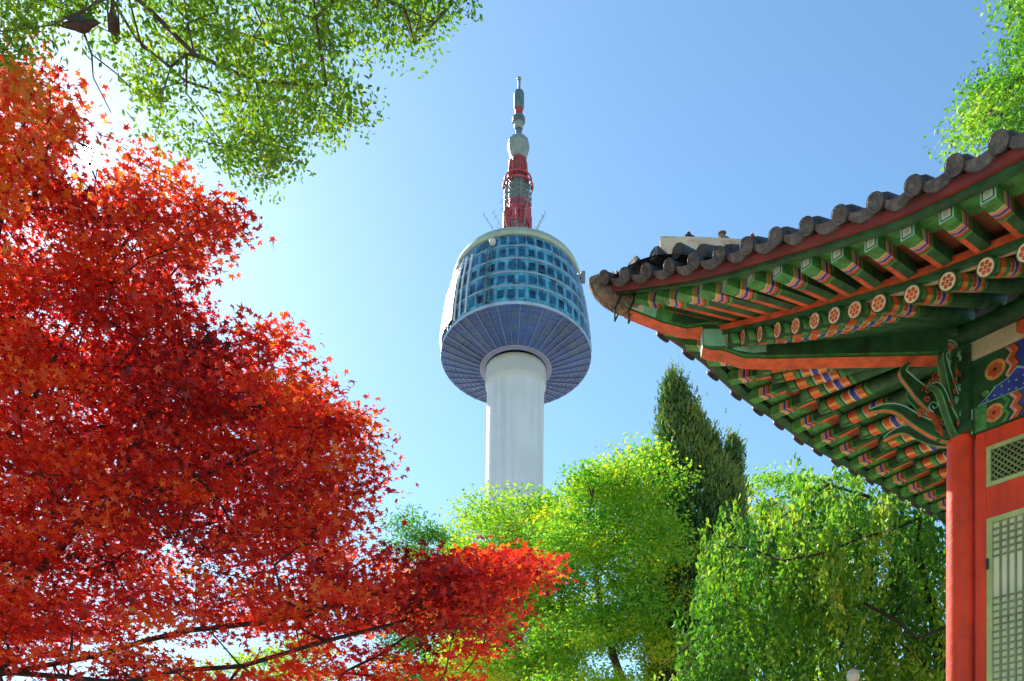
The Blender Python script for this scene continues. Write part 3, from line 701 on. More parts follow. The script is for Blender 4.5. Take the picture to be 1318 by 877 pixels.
# carved wing brackets round the corner column head
def stroke(pts, wid):
    """closed outline of a tapering curved blade along pts"""
    P = []; Q = []
    n = len(pts)
    for i in range(n):
        a = np.array(pts[max(i - 1, 0)]); b = np.array(pts[min(i + 1, n - 1)]); t = (b - a) / (np.linalg.norm(b - a) + 1e-9); nn = np.array([-t[1], t[0]])
        w_ = wid[i] if hasattr(wid, '__len__') else wid
        P.append(tuple(np.array(pts[i]) + nn * w_ / 2)); Q.append(tuple(np.array(pts[i]) - nn * w_ / 2))
    return P, Q
def blade(m, pts, wid, origin, ex, th, face, edge):
    # smooth the path
    pts = np.array(pts, float); t = np.arange(len(pts)); T = np.linspace(0, len(pts) - 1, len(pts) * 5)
    def cat(v):
        out = []
        for x in T:
            i = min(int(x), len(v) - 2); f = x - i; p0 = v[max(i - 1, 0)]; p1 = v[i]; p2 = v[i + 1]; p3 = v[min(i + 2, len(v) - 1)]
            out.append(.5 * (2 * p1 + (p2 - p0) * f + (2 * p0 - 5 * p1 + 4 * p2 - p3) * f * f + (3 * p1 - p0 - 3 * p2 + p3) * f ** 3))
        return np.array(out)
    sp2 = np.stack([cat(pts[:, 0]), cat(pts[:, 1])], 1); wd = np.interp(T, t, wid)
    P, Q = stroke([tuple(p) for p in sp2], list(wd)); n = len(P); ex = Vector(ex).normalized(); ez = Vector((0, 0, 1)); nn = ex.cross(ez); o = Vector(origin)
    W = lambda p, s_: o + ex * p[0] + ez * p[1] + nn * s_ * th / 2
    vs = [W(p, 1) for p in P] + [W(p, 1) for p in Q] + [W(p, -1) for p in P] + [W(p, -1) for p in Q]
    m.add(vs, [(i, i + 1, n + i + 1, n + i) for i in range(n - 1)] + [(2 * n + i, 2 * n + i + 1, 3 * n + i + 1, 3 * n + i) for i in range(n - 1)], face)
    m.add(vs, [(i, i + 1, 2 * n + i + 1, 2 * n + i) for i in range(n - 1)] + [(n + i, n + i + 1, 3 * n + i + 1, 3 * n + i) for i in range(n - 1)] + [(0, n, 3 * n, 2 * n), (n - 1, 2 * n - 1, 4 * n - 1, 3 * n - 1)], edge)
    
    # raised pale outline
    for S in (1, -1):
        m.tube([W(p, S * 1.02) for p in P[::2]], .006, P_mint, 4, smooth=False); m.tube([W(p, S * 1.02) for p in Q[::2]], .006, P_lgreen, 4, smooth=False)
def spiral(m, cx, cz, r0, turns, origin, ex, off, mt, rad=.01, ph=0):
    ex = Vector(ex).normalized(); nn = ex.cross(Vector((0, 0, 1))); o = Vector(origin); n = int(14 * turns)
    m.tube([o + ex * (cx + r0 * (1 - i / n * .8) * math.cos(ph + i / 14 * 2 * math.pi)) + Vector((0, 0, cz + r0 * (1 - i / n * .8) * math.sin(ph + i / 14 * 2 * math.pi))) + nn * off for i in range(n + 1)], rad, mt, 5)
# three arms: along the diagonal, out from the front, out from the side
for (ex, sc_, nm, eg) in (((-1, -1, 0), 1.0, 'corner_wing_bracket', P_or), ((0, -1, 0), .72, 'wing_bracket', P_green), ((-1, 0, 0), .9, 'wing_bracket', P_or)):
    m = MB(); S = lambda pts: [(p[0] * sc_, p[1] if sc_ == 1 else 5.4 + (p[1] - 5.4) * .95) for p in pts]; th = .05
    blade(m, S([(-.02, 5.44), (.18, 5.50), (.36, 5.60), (.52, 5.72), (.66, 5.75), (.80, 5.72)]), [.14, .13, .10, .075, .05, .015], (0, 0, 0), ex, th, P_green, eg)
    blade(m, S([(-.02, 5.62), (.16, 5.70), (.30, 5.82), (.42, 5.95), (.50, 6.06), (.44, 6.13)]), [.17, .16, .13, .09, .06, .02], (0, 0, 0), ex, th, P_green, eg)
    blade(m, S([(-.02, 5.82), (.08, 5.92), (.13, 6.04), (.10, 6.14)]), [.24, .17, .12, .05], (0, 0, 0), ex, th, P_green, eg)
    for S_ in (.042, -.042):
        spiral(m, .115 * sc_, 6.22 if sc_ == 1 else 6.1, .085 * sc_, 1.6, (0, 0, 0), ex, S_, P_mint, .011)
        for (x, z, r) in ((.12, 5.62, .06), (.24, 5.72, .05), (.08, 5.76, .055), (.3, 5.87, .045), (.16, 5.86, .05), (.06, 5.95, .05), (.36, 5.66, .04), (.2, 5.52, .035), (.03, 5.62, .05), (.1, 5.5, .04), (.22, 5.98, .04), (.02, 6.02, .06), (.3, 5.78, .03), (.14, 5.98, .035)):
            spiral(m, x * sc_, z if sc_ == 1 else 5.4 + (z - 5.4) * .95, r * sc_, 1.3, (0, 0, 0), ex, S_, P_mint if r > .045 else P_or, .007, x * 20)
    b = m.build(nm, pv)
m = MB(); e = Vector((-1, -1, 0)).normalized(); nn = e.cross(Vector((0, 0, 1)))
for s_ in (1, -1):
    o_ = e * .115 + Vector((0, 0, 6.22)) + nn * s_ * .05
    for rr, mt, d in ((.06, P_lgreen, 0), (.045, P_pink, .003), (.018, P_or, .006)):
        m.add([o_ + nn * s_ * d + (e * math.cos(k * math.pi / 8) + Vector((0, 0, 1)) * math.sin(k * math.pi / 8)) * rr for k in range(16)], [tuple(range(16))], mt)
m.tube([e * .115 + nn * .045 + Vector((0, 0, 6.22)), e * .115 - nn * .045 + Vector((0, 0, 6.22))], .075, P_green, 16, smooth=False)
m.build('scroll_rosette', pv)
m = MB(); m.box(-.15, .15, -.15, .15, 5.427, 5.50, P_green); m.box(-.11, .11, -.11, .11, 5.502, 6.2, P_green); m.build('column_capital', pv)
m = MB(); m.plate([(.13, 5.44), (.17, 5.44), (.29, 5.66), (.25, 5.68)], (0, 0, 0), tuple(e), (0, 0, 1), .085, P_or, P_or); m.build('orange_strut', pv)

# ------------------------------------------------------------------ foliage
def leaf_maple():
    p = []
    lob = [(-2.05, .62), (-1.05, .9), (0, 1.0), (1.05, .9), (2.05, .62)]
    out = [(0, -.25)]
    for i, (a, r) in enumerate(lob):
        out.append((r * math.sin(a), r * math.cos(a)))
        if i < 4: b = (a + lob[i + 1][0]) / 2; out.append((.34 * math.sin(b), .34 * math.cos(b)))
    V = [(0, 0, 0)] + [(x, y, -.18 * (x * x + y * y)) for x, y in out]; n = len(out)
    return np.array(V), [(0, i + 1, (i + 1) % n + 1) for i in range(n)]
def leaf_oval():
    V = [(0, -.6, 0), (.3, -.1, .08), (.24, .35, .06), (0, .7, -.06), (-.24, .35, .06), (-.3, -.1, .08)]
    return np.array(V), [(0, 1, 2, 3), (0, 3, 4, 5)]
def leaf_lance():
    V = [(0, -.8, 0), (.34, -.25, .10), (.27, .35, .03), (0, .85, -.16), (-.27, .35, .03), (-.34, -.25, .10)]
    return np.array(V), [(0, 1, 2, 3), (0, 3, 4, 5)]
def leaf_spray():
    V = [(0, -.6, 0), (.28, .0, .05), (.1, .1, 0), (.18, .6, .0), (0, 1, 0), (-.18, .55, 0), (-.08, .1, 0), (-.3, -.05, .05)]
    return np.array(V), [(0, 1, 2), (0, 2, 6), (2, 3, 4), (2, 4, 6), (4, 5, 6), (0, 6, 7)]

def frames_from(nrm, spin):
    n = nrm / np.linalg.norm(nrm, axis=1, keepdims=True)
    ref = np.where(np.abs(n[:, 2:3]) > .9, np.array([[1., 0, 0]]), np.array([[0., 0, 1.]]))
    x = np.cross(ref, n); x /= np.linalg.norm(x, axis=1, keepdims=True); y = np.cross(n, x)
    c, s = np.cos(spin)[:, None], np.sin(spin)[:, None]
    return x * c + y * s, -x * s + y * c, n
def leaves(name, parent, base, pos, X, Y, N, size, shape, mt, tone):
    V, Fc = shape; k = len(V); n = len(pos)
    P = pos[:, None, :] + size[:, None, None] * (X[:, None, :] * V[None, :, 0:1] + Y[:, None, :] * V[None, :, 1:2] + N[:, None, :] * V[None, :, 2:3])
    P = P.reshape(-1, 3) - np.array(base)[None, :]
    loops = []; starts = []; tot = []
    fl = [len(f) for f in Fc]; per = np.concatenate([np.array(f) for f in Fc]); L = len(per)
    allv = (per[None, :] + (np.arange(n) * k)[:, None]).reshape(-1)
    lt_ = np.tile(np.array(fl), n); ls = np.concatenate([[0], np.cumsum(lt_)[:-1]])
    me = bpy.data.meshes.new(name); me.vertices.add(len(P)); me.loops.add(len(allv)); me.polygons.add(len(lt_))
    me.vertices.foreach_set('co', P.astype(np.float32).ravel()); me.loops.foreach_set('vertex_index', allv.astype(np.int32))
    me.polygons.foreach_set('loop_start', ls.astype(np.int32)); me.polygons.foreach_set('loop_total', lt_.astype(np.int32))
    at_ = me.attributes.new('tone', 'FLOAT', 'POINT'); at_.data.foreach_set('value', np.repeat(tone, k).astype(np.float32))
    me.materials.append(mt); me.update(calc_edges=True); me.validate()
    o = bpy.data.objects.new(name, me); COL.objects.link(o); o.parent = parent
    return o

def inpoly(poly, x, y):
    poly = np.array(poly, float); c = np.zeros(len(x), bool); j = len(poly) - 1
    for i in range(len(poly)):
        xi, yi = poly[i]; xj, yj = poly[j]
        hit = ((yi > y) != (yj > y)) & (x < (xj - xi) * (y - yi) / (yj - yi + 1e-9) + xi); c ^= hit; j = i
    return c
def scatter(poly, n, d0, d1, mind=0, dfun=None, keep=None, gap=None):
    """clump centres: directions inside an outline, each at its own distance"""
    poly = np.array(poly, float); out = []
    lo, hi = poly.min(0), poly.max(0); got = np.zeros((0, 3)); tries = 0
    while len(got) < n and tries < 60:
        tries += 1
        x = rng.uniform(lo[0], hi[0], n * 2); y = rng.uniform(lo[1], hi[1], n * 2); ok = inpoly(poly, x, y)
        if keep is not None: ok &= keep(x, y)
        x, y = x[ok], y[ok]; d = rng.uniform(d0, d1, len(x))
        if dfun is not None: d = d + dfun(x, y)
        p = np.stack([(x - CX) / F * d, d, CAMZ + (HY - y) / F * d], 1)
        if gap is not None: p = p[vnoise(p, gap[0], gap[2]) > gap[1]]
        for q in p:
            if mind and len(got) and np.min(np.sum((got - q) ** 2, 1)) < mind ** 2: continue
            got = np.vstack([got, q])
            if len(got) >= n: break
    return got

def vnoise(p, sc_, seed):
    """cheap smooth value noise"""
    r = np.random.default_rng(seed); v = np.zeros(len(p))
    for i in range(6):
        k = r.normal(size=3) * sc_ * (1 + .5 * i); v += np.sin(p @ k + r.uniform(0, 6.28)) / (1 + .3 * i)
    return v / 3

def wood(name, parent, base, limbs, targets, mt, rtip=.008, rmax=.3, expo=.5, twig=True, sag=.05, trunk_r=.2):
    """limbs: list of polylines (first is the trunk, later ones start near an earlier one); every target is joined to its nearest limb or twig"""
    nodes = []; par = []
    for li, L in enumerate(limbs):
        L = [np.array(p, float) for p in L]; prev = -1
        if li:
            d = [np.linalg.norm(nd - L[0]) for nd in nodes]; prev = int(np.argmin(d))
        for i in range(len(L)):
            if i == 0: sub = [L[0]]
            else:
                n = max(1, int(np.linalg.norm(L[i] - L[i - 1]) / .45)); sub = [L[i - 1] + (L[i] - L[i - 1]) * (k + 1) / n + (rng.normal(size=3) * .035 if k < n - 1 else 0) for k in range(n)]
            for q in sub: nodes.append(q); par.append(prev); prev = len(nodes) - 1
    nl = len(nodes); nodes = list(nodes)
    order = []
    T = np.array(targets); arr = np.array(nodes)
    dmin = np.array([np.min(np.linalg.norm(arr - t, axis=1)) for t in T]) if len(T) else np.array([])
    for i in np.argsort(dmin):
        t = T[i]; arr = np.array(nodes); dd = np.linalg.norm(arr - t, axis=1); j = int(np.argmin(dd))
        if dd[j] > .5:
            mid = (arr[j] + t) / 2 + rng.normal(size=3) * dd[j] * .07 + np.array([0, 0, sag * dd[j]]); nodes.append(mid); par.append(j); j = len(nodes) - 1
        nodes.append(t); par.append(j)
    n = len(nodes); cnt = np.ones(n)
    for i in range(n - 1, -1, -1):
        if par[i] >= 0: cnt[par[i]] += cnt[i]
    rad = np.minimum(rtip * cnt ** expo, rmax)
    nt0 = next((i for i in range(1, nl) if par[i] != i - 1), nl)
    for i in range(nt0): rad[i] = max(rad[i], trunk_r * (1 - i / nt0) ** .8)
    m = MB(); b = np.array(base)
    for i in range(n):
        if par[i] < 0: continue
        j = par[i]; r0 = min(rad[j], rad[i] * 1.6) if i >= nt0 else rad[j]; m.tube([nodes[j] - b, nodes[i] - b], [r0, rad[i]], mt, 7 if rad[i] > .03 else 4, caps=False)
    return m.build(name, parent)

def clumpy(centres, rad, per, flat=.5, gauss=.5):
    """leaf positions inside flattened blobs"""
    n = len(centres); c = np.repeat(centres, per, 0); r = np.repeat(rad, per)[:, None]
    d = rng.normal(size=(n * per, 3)) * gauss; q = np.linalg.norm(d, axis=1, keepdims=True); d = d / np.maximum(1, q / 1.25)
    d[:, 2] *= flat
    return c + d * r, np.repeat(np.arange(n), per)

def bark(name, c): return mat(name, c, .9, .3, 8, .6)
B_dark = bark('dark_bark', (.035, .025, .022)); B_brown = bark('brown_bark', (.12, .085, .06)); B_grey = bark('grey_bark', (.16, .13, .10))

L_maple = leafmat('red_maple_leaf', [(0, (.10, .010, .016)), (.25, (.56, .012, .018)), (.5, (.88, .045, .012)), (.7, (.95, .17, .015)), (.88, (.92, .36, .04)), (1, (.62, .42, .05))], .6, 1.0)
L_over = leafmat('bright_green_leaf', [(0, (.04, .15, .008)), (.4, (.14, .34, .012)), (.8, (.36, .52, .02)), (1, (.6, .56, .02))], .58)
L_yel = leafmat('yellow_green_leaf', [(0, (.03, .20, .01)), (.4, (.13, .44, .015)), (.7, (.42, .64, .02)), (1, (.78, .72, .02))], .55)
L_green = leafmat('fresh_green_leaf', [(0, (.02, .12, .008)), (.4, (.09, .33, .012)), (.75, (.30, .54, .02)), (1, (.55, .62, .06))], .52)
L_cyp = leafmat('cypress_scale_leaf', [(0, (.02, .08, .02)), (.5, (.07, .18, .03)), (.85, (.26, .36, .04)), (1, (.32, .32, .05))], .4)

def norm01(v): return np.clip(v, 0, 1)

# --- red maple, left foreground
mp_poly = [(-90, 60), (35, 85), (95, 125), (130, 175), (205, 190), (240, 245), (290, 265), (305, 310), (250, 330), (232, 372), (262, 402), (310, 425), (362, 430), (370, 470), (420, 492), (440, 528), (482, 552), (468, 600), (482, 632), (455, 655), (440, 690),
           (470, 705), (520, 705), (545, 690), (580, 715), (640, 725), (682, 724), (694, 745), (650, 765), (640, 800), (625, 835), (590, 850), (600, 900), (560, 960), (-90, 960)]
sunx, suny = 118, 203
def keep_m(x, y):
    hole = ((x - 290) ** 2 / 90 ** 2 + (y - 842) ** 2 / 24 ** 2 < 1) | ((x - 95) ** 2 / 60 ** 2 + (y - 862) ** 2 / 10 ** 2 < 1)
    up = (y < 330) & (rng.random(len(x)) < .25)
    return ~(hole & (rng.random(len(x)) < .93)) & ~up
mb = np.array([-7.0, 9.3, 0.0])
mp_in = [(-60, 400), (60, 430), (230, 440), (330, 480), (400, 540), (430, 620), (420, 700), (520, 735), (640, 745), (560, 800), (420, 815), (200, 800), (-60, 860)]
mc = scatter(mp_poly, 900, 7.4, 10.4, .2, None, keep_m, (1.5, -.45, 71))
mc = np.vstack([mc, scatter([(560, 735), (590, 712), (690, 716), (700, 742), (660, 765), (620, 820), (560, 800)], 42, 7.8, 9.4, .2), scatter(mp_in, 520, 10.3, 12.0, .12, None, keep_m, (1.1, -.25, 70)), scatter([(-430, 330), (-250, 160), (-90, 60), (-90, 960), (-430, 960)], 330, 7.8, 10.4, .2)])
mt_ = empty('red_maple_tree', mb); tag(mt_, 'red-leaved maple spreading over the left side with dark thin branches', 'maple tree')
A = at
limbs = [[mb, mb + [.1, 0, 1.6], A(-130, 960, 9.2), A(-120, 700, 9.1), A(-60, 450, 9.0), A(0, 280, 9.0), A(40, 120, 9.0)],
         [A(-130, 950, 9.2), A(0, 790, 9.0), A(75, 710, 8.8), A(120, 650, 8.7), A(165, 595, 8.7), A(210, 500, 8.8), A(270, 430, 8.9)],
         [A(-130, 955, 9.2), A(0, 868, 8.9), A(120, 845, 8.6), A(240, 812, 8.5), A(350, 800, 8.5), A(460, 772, 8.5), A(560, 745, 8.5), A(660, 740, 8.6)],
         [A(-125, 900, 9.2), A(0, 865, 8.2), A(160, 880, 8.0), A(310, 858, 8.0), A(420, 825, 8.0), A(520, 800, 8.1)],
         [A(120, 650, 8.7), A(240, 620, 8.6), A(350, 570, 8.5), A(440, 550, 8.5)],
         [A(-120, 700, 9.1), A(10, 560, 9.0), A(90, 420, 8.9), A(170, 300, 8.9), A(250, 270, 9.0)],
         [A(-130, 800, 9.2), A(0, 740, 8.4), A(110, 600, 8.3)]]
wood('trunk', mt_, mb, limbs, mc[::2], B_dark, .0045, .13, .40, trunk_r=.16)
rad = rng.uniform(.22, .46, len(mc)); pos, ci = clumpy(mc, rad, 80, .22, .55)
px = CX + F * pos[:, 0] / pos[:, 1]; py = HY - F * (pos[:, 2] - CAMZ) / pos[:, 1]
ok = (rng.random(len(px)) < (np.maximum(0, np.hypot(px - sunx, py - suny) - 9) / 42) ** 1.7) & (pos[:, 2] > 2.2)     # leaves thinned out round the sun disc, a gap standing in for its bloom
pos, ci = pos[ok], ci[ok]; n = len(pos)
nr = rng.normal(size=(n, 3)) * .6 + np.array([0, -.1, 1.0]); X, Y, N = frames_from(nr, rng.uniform(0, 6.28, n))
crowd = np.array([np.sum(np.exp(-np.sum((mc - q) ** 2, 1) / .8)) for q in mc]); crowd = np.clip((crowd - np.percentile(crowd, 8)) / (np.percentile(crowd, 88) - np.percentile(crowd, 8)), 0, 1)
base_t = .63 - .36 * crowd + .20 * vnoise(mc, .9, 5) + rng.normal(size=len(mc)) * .10    # dense inner sprays get darker maroon, painting in the crown's own shade; rest random
low = np.clip((CAMZ + 4 - mc[:, 2]) / 3, 0, 1) * np.clip((-1.0 - mc[:, 0]) / 3, 0, 1)  # lower left of the crown: more shade put into the leaf tone
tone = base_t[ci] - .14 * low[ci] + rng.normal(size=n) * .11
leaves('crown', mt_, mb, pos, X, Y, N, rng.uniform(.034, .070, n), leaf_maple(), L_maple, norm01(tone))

# --- green tree overhanging the top left
gp = [(-60, -110), (-60, 62), (0, 68), (55, 48), (120, 50), (160, 110), (190, 165), (232, 180), (280, 200), (325, 244), (352, 236), (372, 205), (420, 180), (462, 158), (466, 120), (446, 78), (470, 58), (540, 60), (560, 38), (590, 12), (620, -60), (640, -110)]
def keep_g(x, y):
    r = rng.random(len(x)); dens = np.where((x > 300) & (x < 480), .95, .55)
    dens = np.where((x < 290) & (y > 20), .34, dens); dens = np.where((x > 460) & (y < 30), .5, dens)
    hole = ((x - 135) ** 2 / 45 ** 2 + (y - 85) ** 2 / 30 ** 2 < 1) | ((x - 500) ** 2 / 25 ** 2 + (y - 25) ** 2 / 12 ** 2 < 1)
    return (r < dens) & ~hole
gc = scatter(gp, 280, 5.6, 7.8, .2, None, keep_g, (2.2, -.55, 72))
gc = np.vstack([gc, scatter([(-380, -260), (480, -260), (580, -110), (-60, -110), (-60, 60), (-380, 120)], 230, 5.2, 7.8, .25)])
gb = np.array([-5.6, 5.4, 0.0]); gt = empty('overhanging_tree', gb); tag(gt, 'bright green tree whose branches hang into the top left corner', 'tree')
limbs = [[gb, gb + [0, 0, 3.0], gb + [.1, .1, 6.5], gb + [.5, .3, 8.6], gb + [1.0, .5, 10.5]],
         [gb + [.4, .3, 8.2], A(60, -60, 6.2), A(140, -8, 6.4), A(175, 50, 6.6), A(240, 105, 6.8), A(330, 135, 6.9), A(400, 150, 7.0)],
         [gb + [.4, .3, 8.2], A(90, -70, 6.0), A(190, 10, 6.2), A(250, 70, 6.3), A(330, 105, 6.4), A(420, 110, 6.4)],
         [gb + [.5, .3, 8.5], A(160, -60, 6.2), A(240, 25, 6.4), A(300, 40, 6.5), A(370, 60, 6.6), A(430, 60, 6.6)],
         [A(140, -8, 6.4), A(100, 20, 6.4), A(118, 70, 6.4), A(120, 100, 6.4), A(143, 145, 6.4)], [A(118, 70, 6.4), A(150, 95, 6.45), A(180, 125, 6.5)],
         [A(240, 70, 6.3), A(240, 120, 6.5), A(290, 190, 6.7), A(325, 225, 6.8)],
         [gb + [.6, .4, 8.8], A(300, -90, 6.4), A(430, -30, 6.6), A(520, 10, 6.7), A(560, 30, 6.7)], [A(520, 0, 6.7), A(492, 45, 6.7)]]
wood('trunk', gt, gb, limbs, gc[::2], B_brown, .0036, .2, .42)
rad = rng.uniform(.14, .27, len(gc)); pos, ci = clumpy(gc, rad, 95, .5, .5); n = len(pos)
px = CX + F * pos[:, 0] / pos[:, 1]; py = HY - F * (pos[:, 2] - CAMZ) / pos[:, 1]
ok = ((px - sunx) ** 2 + (py - suny) ** 2 > 24 ** 2) & ~((np.hypot((px - 122) / 1.7, py - 32) < 22) & (pos[:, 1] < 6.6)); pos, ci = pos[ok], ci[ok]; n = len(pos)
nr = rng.normal(size=(n, 3)) * .7 + np.array([0, 0, .8]); X, Y, N = frames_from(nr, rng.uniform(0, 6.28, n))
tone = (.45 + .2 * vnoise(gc, 2.0, 3) + rng.normal(size=len(gc)) * .12)[ci] + rng.normal(size=n) * .16
leaves('crown', gt, gb, pos, X, Y, N, rng.uniform(.026, .042, n), leaf_oval(), L_over, norm01(tone))

def broad_tree(name, label, cat, base, poly, nclump, d0, d1, limbs, crad, per, lsize, mt, woodmt, seed, tone0=.5, keep=None, shape=None, rtip=.012, rmax=.3, flat=.42, mind=.5, group=None, gap=None):
    base = np.array(base, float); e_ = empty(name, base); tag(e_, label, cat, group)
    c = scatter(poly, nclump, d0, d1, mind, None, keep, gap)
    wood('trunk', e_, base, limbs, c[::3], woodmt, rtip, rmax, .45)
    r = rng.uniform(crad[0], crad[1], len(c)); p, ci = clumpy(c, r, per, flat, .55); p = p[p[:, 2] > .4]; n = len(p); ci = ci[:n]
    nr = rng.normal(size=(n, 3)) * .65 + np.array([0, -.1, .8]); X, Y, N = frames_from(nr, rng.uniform(0, 6.28, n))
    t = (tone0 + .30 * vnoise(c, 1.4, seed))[ci] + (rng.normal(size=len(c)) * .12)[ci] + rng.normal(size=n) * .14
    leaves('crown', e_, base, p, X, Y, N, rng.uniform(lsize[0], lsize[1], n), shape or leaf_oval(), mt, norm01(t))
    return e_

# --- yellow-green trees behind, centre
bB = np.array([(830 - CX) / F * 21, 21, 0.0])
broad_tree('yellow_green_tree', 'yellow-green tree left of the dark cypress with bare limbs showing sky', 'tree', bB,
           [(705, 700), (735, 625), (760, 605), (790, 590), (825, 578), (858, 590), (870, 700), (862, 780), (880, 880), (870, 960), (700, 960), (690, 850), (700, 780)],
           150, 18.5, 23.5, [[bB, A(815, 950, 21), A(798, 870, 21), A(775, 800, 21), A(766, 740, 21), A(775, 660, 21), A(800, 610, 21)],
                       [A(798, 870, 21), A(780, 820, 20.8), A(800, 780, 20.6), A(808, 740, 20.6)], [A(815, 950, 21), A(870, 820, 21.3), A(820, 775, 21.2), A(785, 745, 21), A(760, 720, 20.8)],
                       [A(820, 775, 21.2), A(845, 730, 21.6), A(815, 700, 21.8), A(800, 670, 21.8)]],
           (.45, .85), 400, (.055, .095), L_yel, B_brown, 21, .62, lambda x, y: ~(((x - 745) ** 2 / 40 ** 2 + (y - 768) ** 2 / 16 ** 2 < 1) | ((x - 760) ** 2 / 22 ** 2 + (y - 855) ** 2 / 16 ** 2 < 1) | ((x - 850) ** 2 / 26 ** 2 + (y - 750) ** 2 / 10 ** 2 < 1) | ((x - 815) ** 2 / 22 ** 2 + (y - 845) ** 2 / 26 ** 2 < 1)) & ((y < 720) | (rng.random(len(x)) < .5)), gap=(.9, -.35, 73))
bA = np.array([(700 - CX) / F * 25, 25, 0.0])
broad_tree('yellow_green_tree', 'rounded yellow-green tree hiding the foot of the white tower', 'tree', bA,
           [(592, 720), (598, 672), (625, 655), (640, 648), (680, 645), (700, 632), (715, 650), (735, 665), (750, 720), (760, 850), (750, 960), (560, 960), (570, 850), (600, 790)],
           120, 22, 27.5, [[bA, A(698, 960, 25), A(690, 900, 25), A(672, 850, 25), A(660, 780, 25), A(665, 700, 25)], [A(690, 900, 25), A(710, 830, 25.4), A(705, 740, 25.5), A(690, 680, 25.4)], [A(672, 850, 25), A(630, 800, 24.6), A(615, 720, 24.6)]],
           (.55, 1.0), 480, (.06, .11), L_yel, B_brown, 33, .6, gap=(.8, -.5, 74))
bC = np.array([(545 - CX) / F * 30, 30, 0.0])
broad_tree('broadleaf_tree', 'small deep green treetop rising behind the tip of the red maple', 'tree', bC,
           [(505, 720), (508, 672), (530, 664), (560, 668), (585, 690), (610, 720), (620, 900), (480, 900)], 130, 28, 31, [[bC, A(545, 900, 30), A(545, 800, 30), A(542, 700, 30)]],
           (.4, .7), 170, (.07, .12), L_green, B_brown, 41, .35, gap=(.9, -.4, 75))
bD = np.array([(300 - CX) / F * 17, 17, 0.0])
broad_tree('broadleaf_tree', 'low green and yellow tree glimpsed beneath the red maple', 'tree', bD,
           [(170, 880), (230, 862), (270, 858), (330, 840), (380, 822), (420, 840), (450, 900), (440, 1010), (140, 1010)], 120, 16, 18, [[bD, A(300, 1010, 17), A(300, 900, 17), A(320, 850, 17)]],
           (.3, .5), 150, (.05, .09), L_green, B_brown, 44, .8)
bE = np.array([(990 - CX) / F * 27, 27, 0.0])
broad_tree('yellow_green_tree', 'yellow treetop between the cypress and the weeping tree', 'tree', bE,
           [(930, 700), (955, 625), (975, 610), (1010, 608), (1050, 625), (1090, 650), (1090, 900), (930, 900)], 150, 25, 28, [[bE, A(990, 950, 27), A(990, 800, 27), A(990, 660, 27)]],
           (.4, .7), 210, (.065, .11), L_yel, B_brown, 47, .72, gap=(.9, -.6, 76))
# --- tree behind the roof, top right
bF = np.array([13.6, 14.5, 0.0])
broad_tree('broadleaf_tree', 'light green tree leaning in above the roof at the top right', 'tree', bF,
           [(1312, -80), (1316, 50), (1306, 92), (1262, 108), (1256, 130), (1252, 180), (1262, 185), (1300, 190), (1340, 200), (1480, 200), (1480, -80)], 130, 13.5, 16.5, [[bF, bF + [0, 0, 6], bF + [-.5, 0, 10], bF + [-1, 0, 14.5]], [bF + [-.3, 0, 9.5], A(1400, 190, 14.6), A(1330, 160, 14.8), A(1270, 140, 14.8)], [bF + [-.8, 0, 13], A(1340, 40, 14.6), A(1300, 10, 14.6)]],
           (.32, .6), 260, (.05, .08), L_green, B_brown, 52, .45)
# --- dark cypress
bG = np.array([(893 - CX) / F * 22, 22, 0.0]); cy = empty('cypress_tree', bG); tag(cy, 'dark pointed cypress standing between the pale green trees', 'cypress tree')
C_, Rr = [], []
for k in range(1900):
    h = rng.random() ** .8 * 11.0; a = rng.uniform(0, 6.28); q = rng.uniform(.5, 1) ** .6
    if k % 9 == 0:      # the side leader on the right
        h = h / 11 * 2.6; x0 = 1.0 - h * .12; r0 = .05 + .22 * h; z = 12.55 - h
    else:
        x0 = float(np.interp(h, [0, .84, 1.84, 3.24, 8], [-.52, -.42, -.16, .10, .1])); r0 = float(np.interp(h, [0, .84, 1.84, 3.24, 6, 11], [.04, .36, .74, 1.12, 1.3, 1.1])); z = 14.15 - h
    C_.append([bG[0] + x0 + r0 * q * math.cos(a), bG[1] + r0 * 1.05 * q * math.sin(a), z]); Rr.append(rng.uniform(.12, .24))
C_ = np.array(C_); C_ = C_[C_[:, 2] > 2.5]; Rr = np.array(Rr)[:len(C_)]
wood('trunk', cy, bG, [[bG, bG + [0, 0, 6], bG + [-.2, 0, 10], bG + [-.45, 0, 14.0]]], C_[::4], B_grey, .012, .22, .4)
per = 75; c = np.repeat(C_, per, 0); r = np.repeat(Rr, per)[:, None]; n = len(c)
d = rng.normal(size=(n, 3)) * .5; d[:, 2] = np.abs(rng.normal(size=n)) * 1.1 - .4; pos = c + d * r
outw = pos - np.stack([np.full(n, bG[0]), np.full(n, bG[1]), pos[:, 2]], 1); outw /= np.linalg.norm(outw, axis=1, keepdims=True) + 1e-6
Ydir = outw * .35 + np.array([0, 0, 1]) + rng.normal(size=(n, 3)) * .3; Ydir /= np.linalg.norm(Ydir, axis=1, keepdims=True)
X = np.cross(Ydir, rng.normal(size=(n, 3))); X /= np.linalg.norm(X, axis=1, keepdims=True); N = np.cross(X, Ydir)
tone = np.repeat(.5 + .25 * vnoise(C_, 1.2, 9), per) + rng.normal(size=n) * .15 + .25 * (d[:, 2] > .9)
leaves('crown', cy, bG, pos, X, Ydir, N, rng.uniform(.06, .125, n), leaf_spray(), L_cyp, norm01(tone))

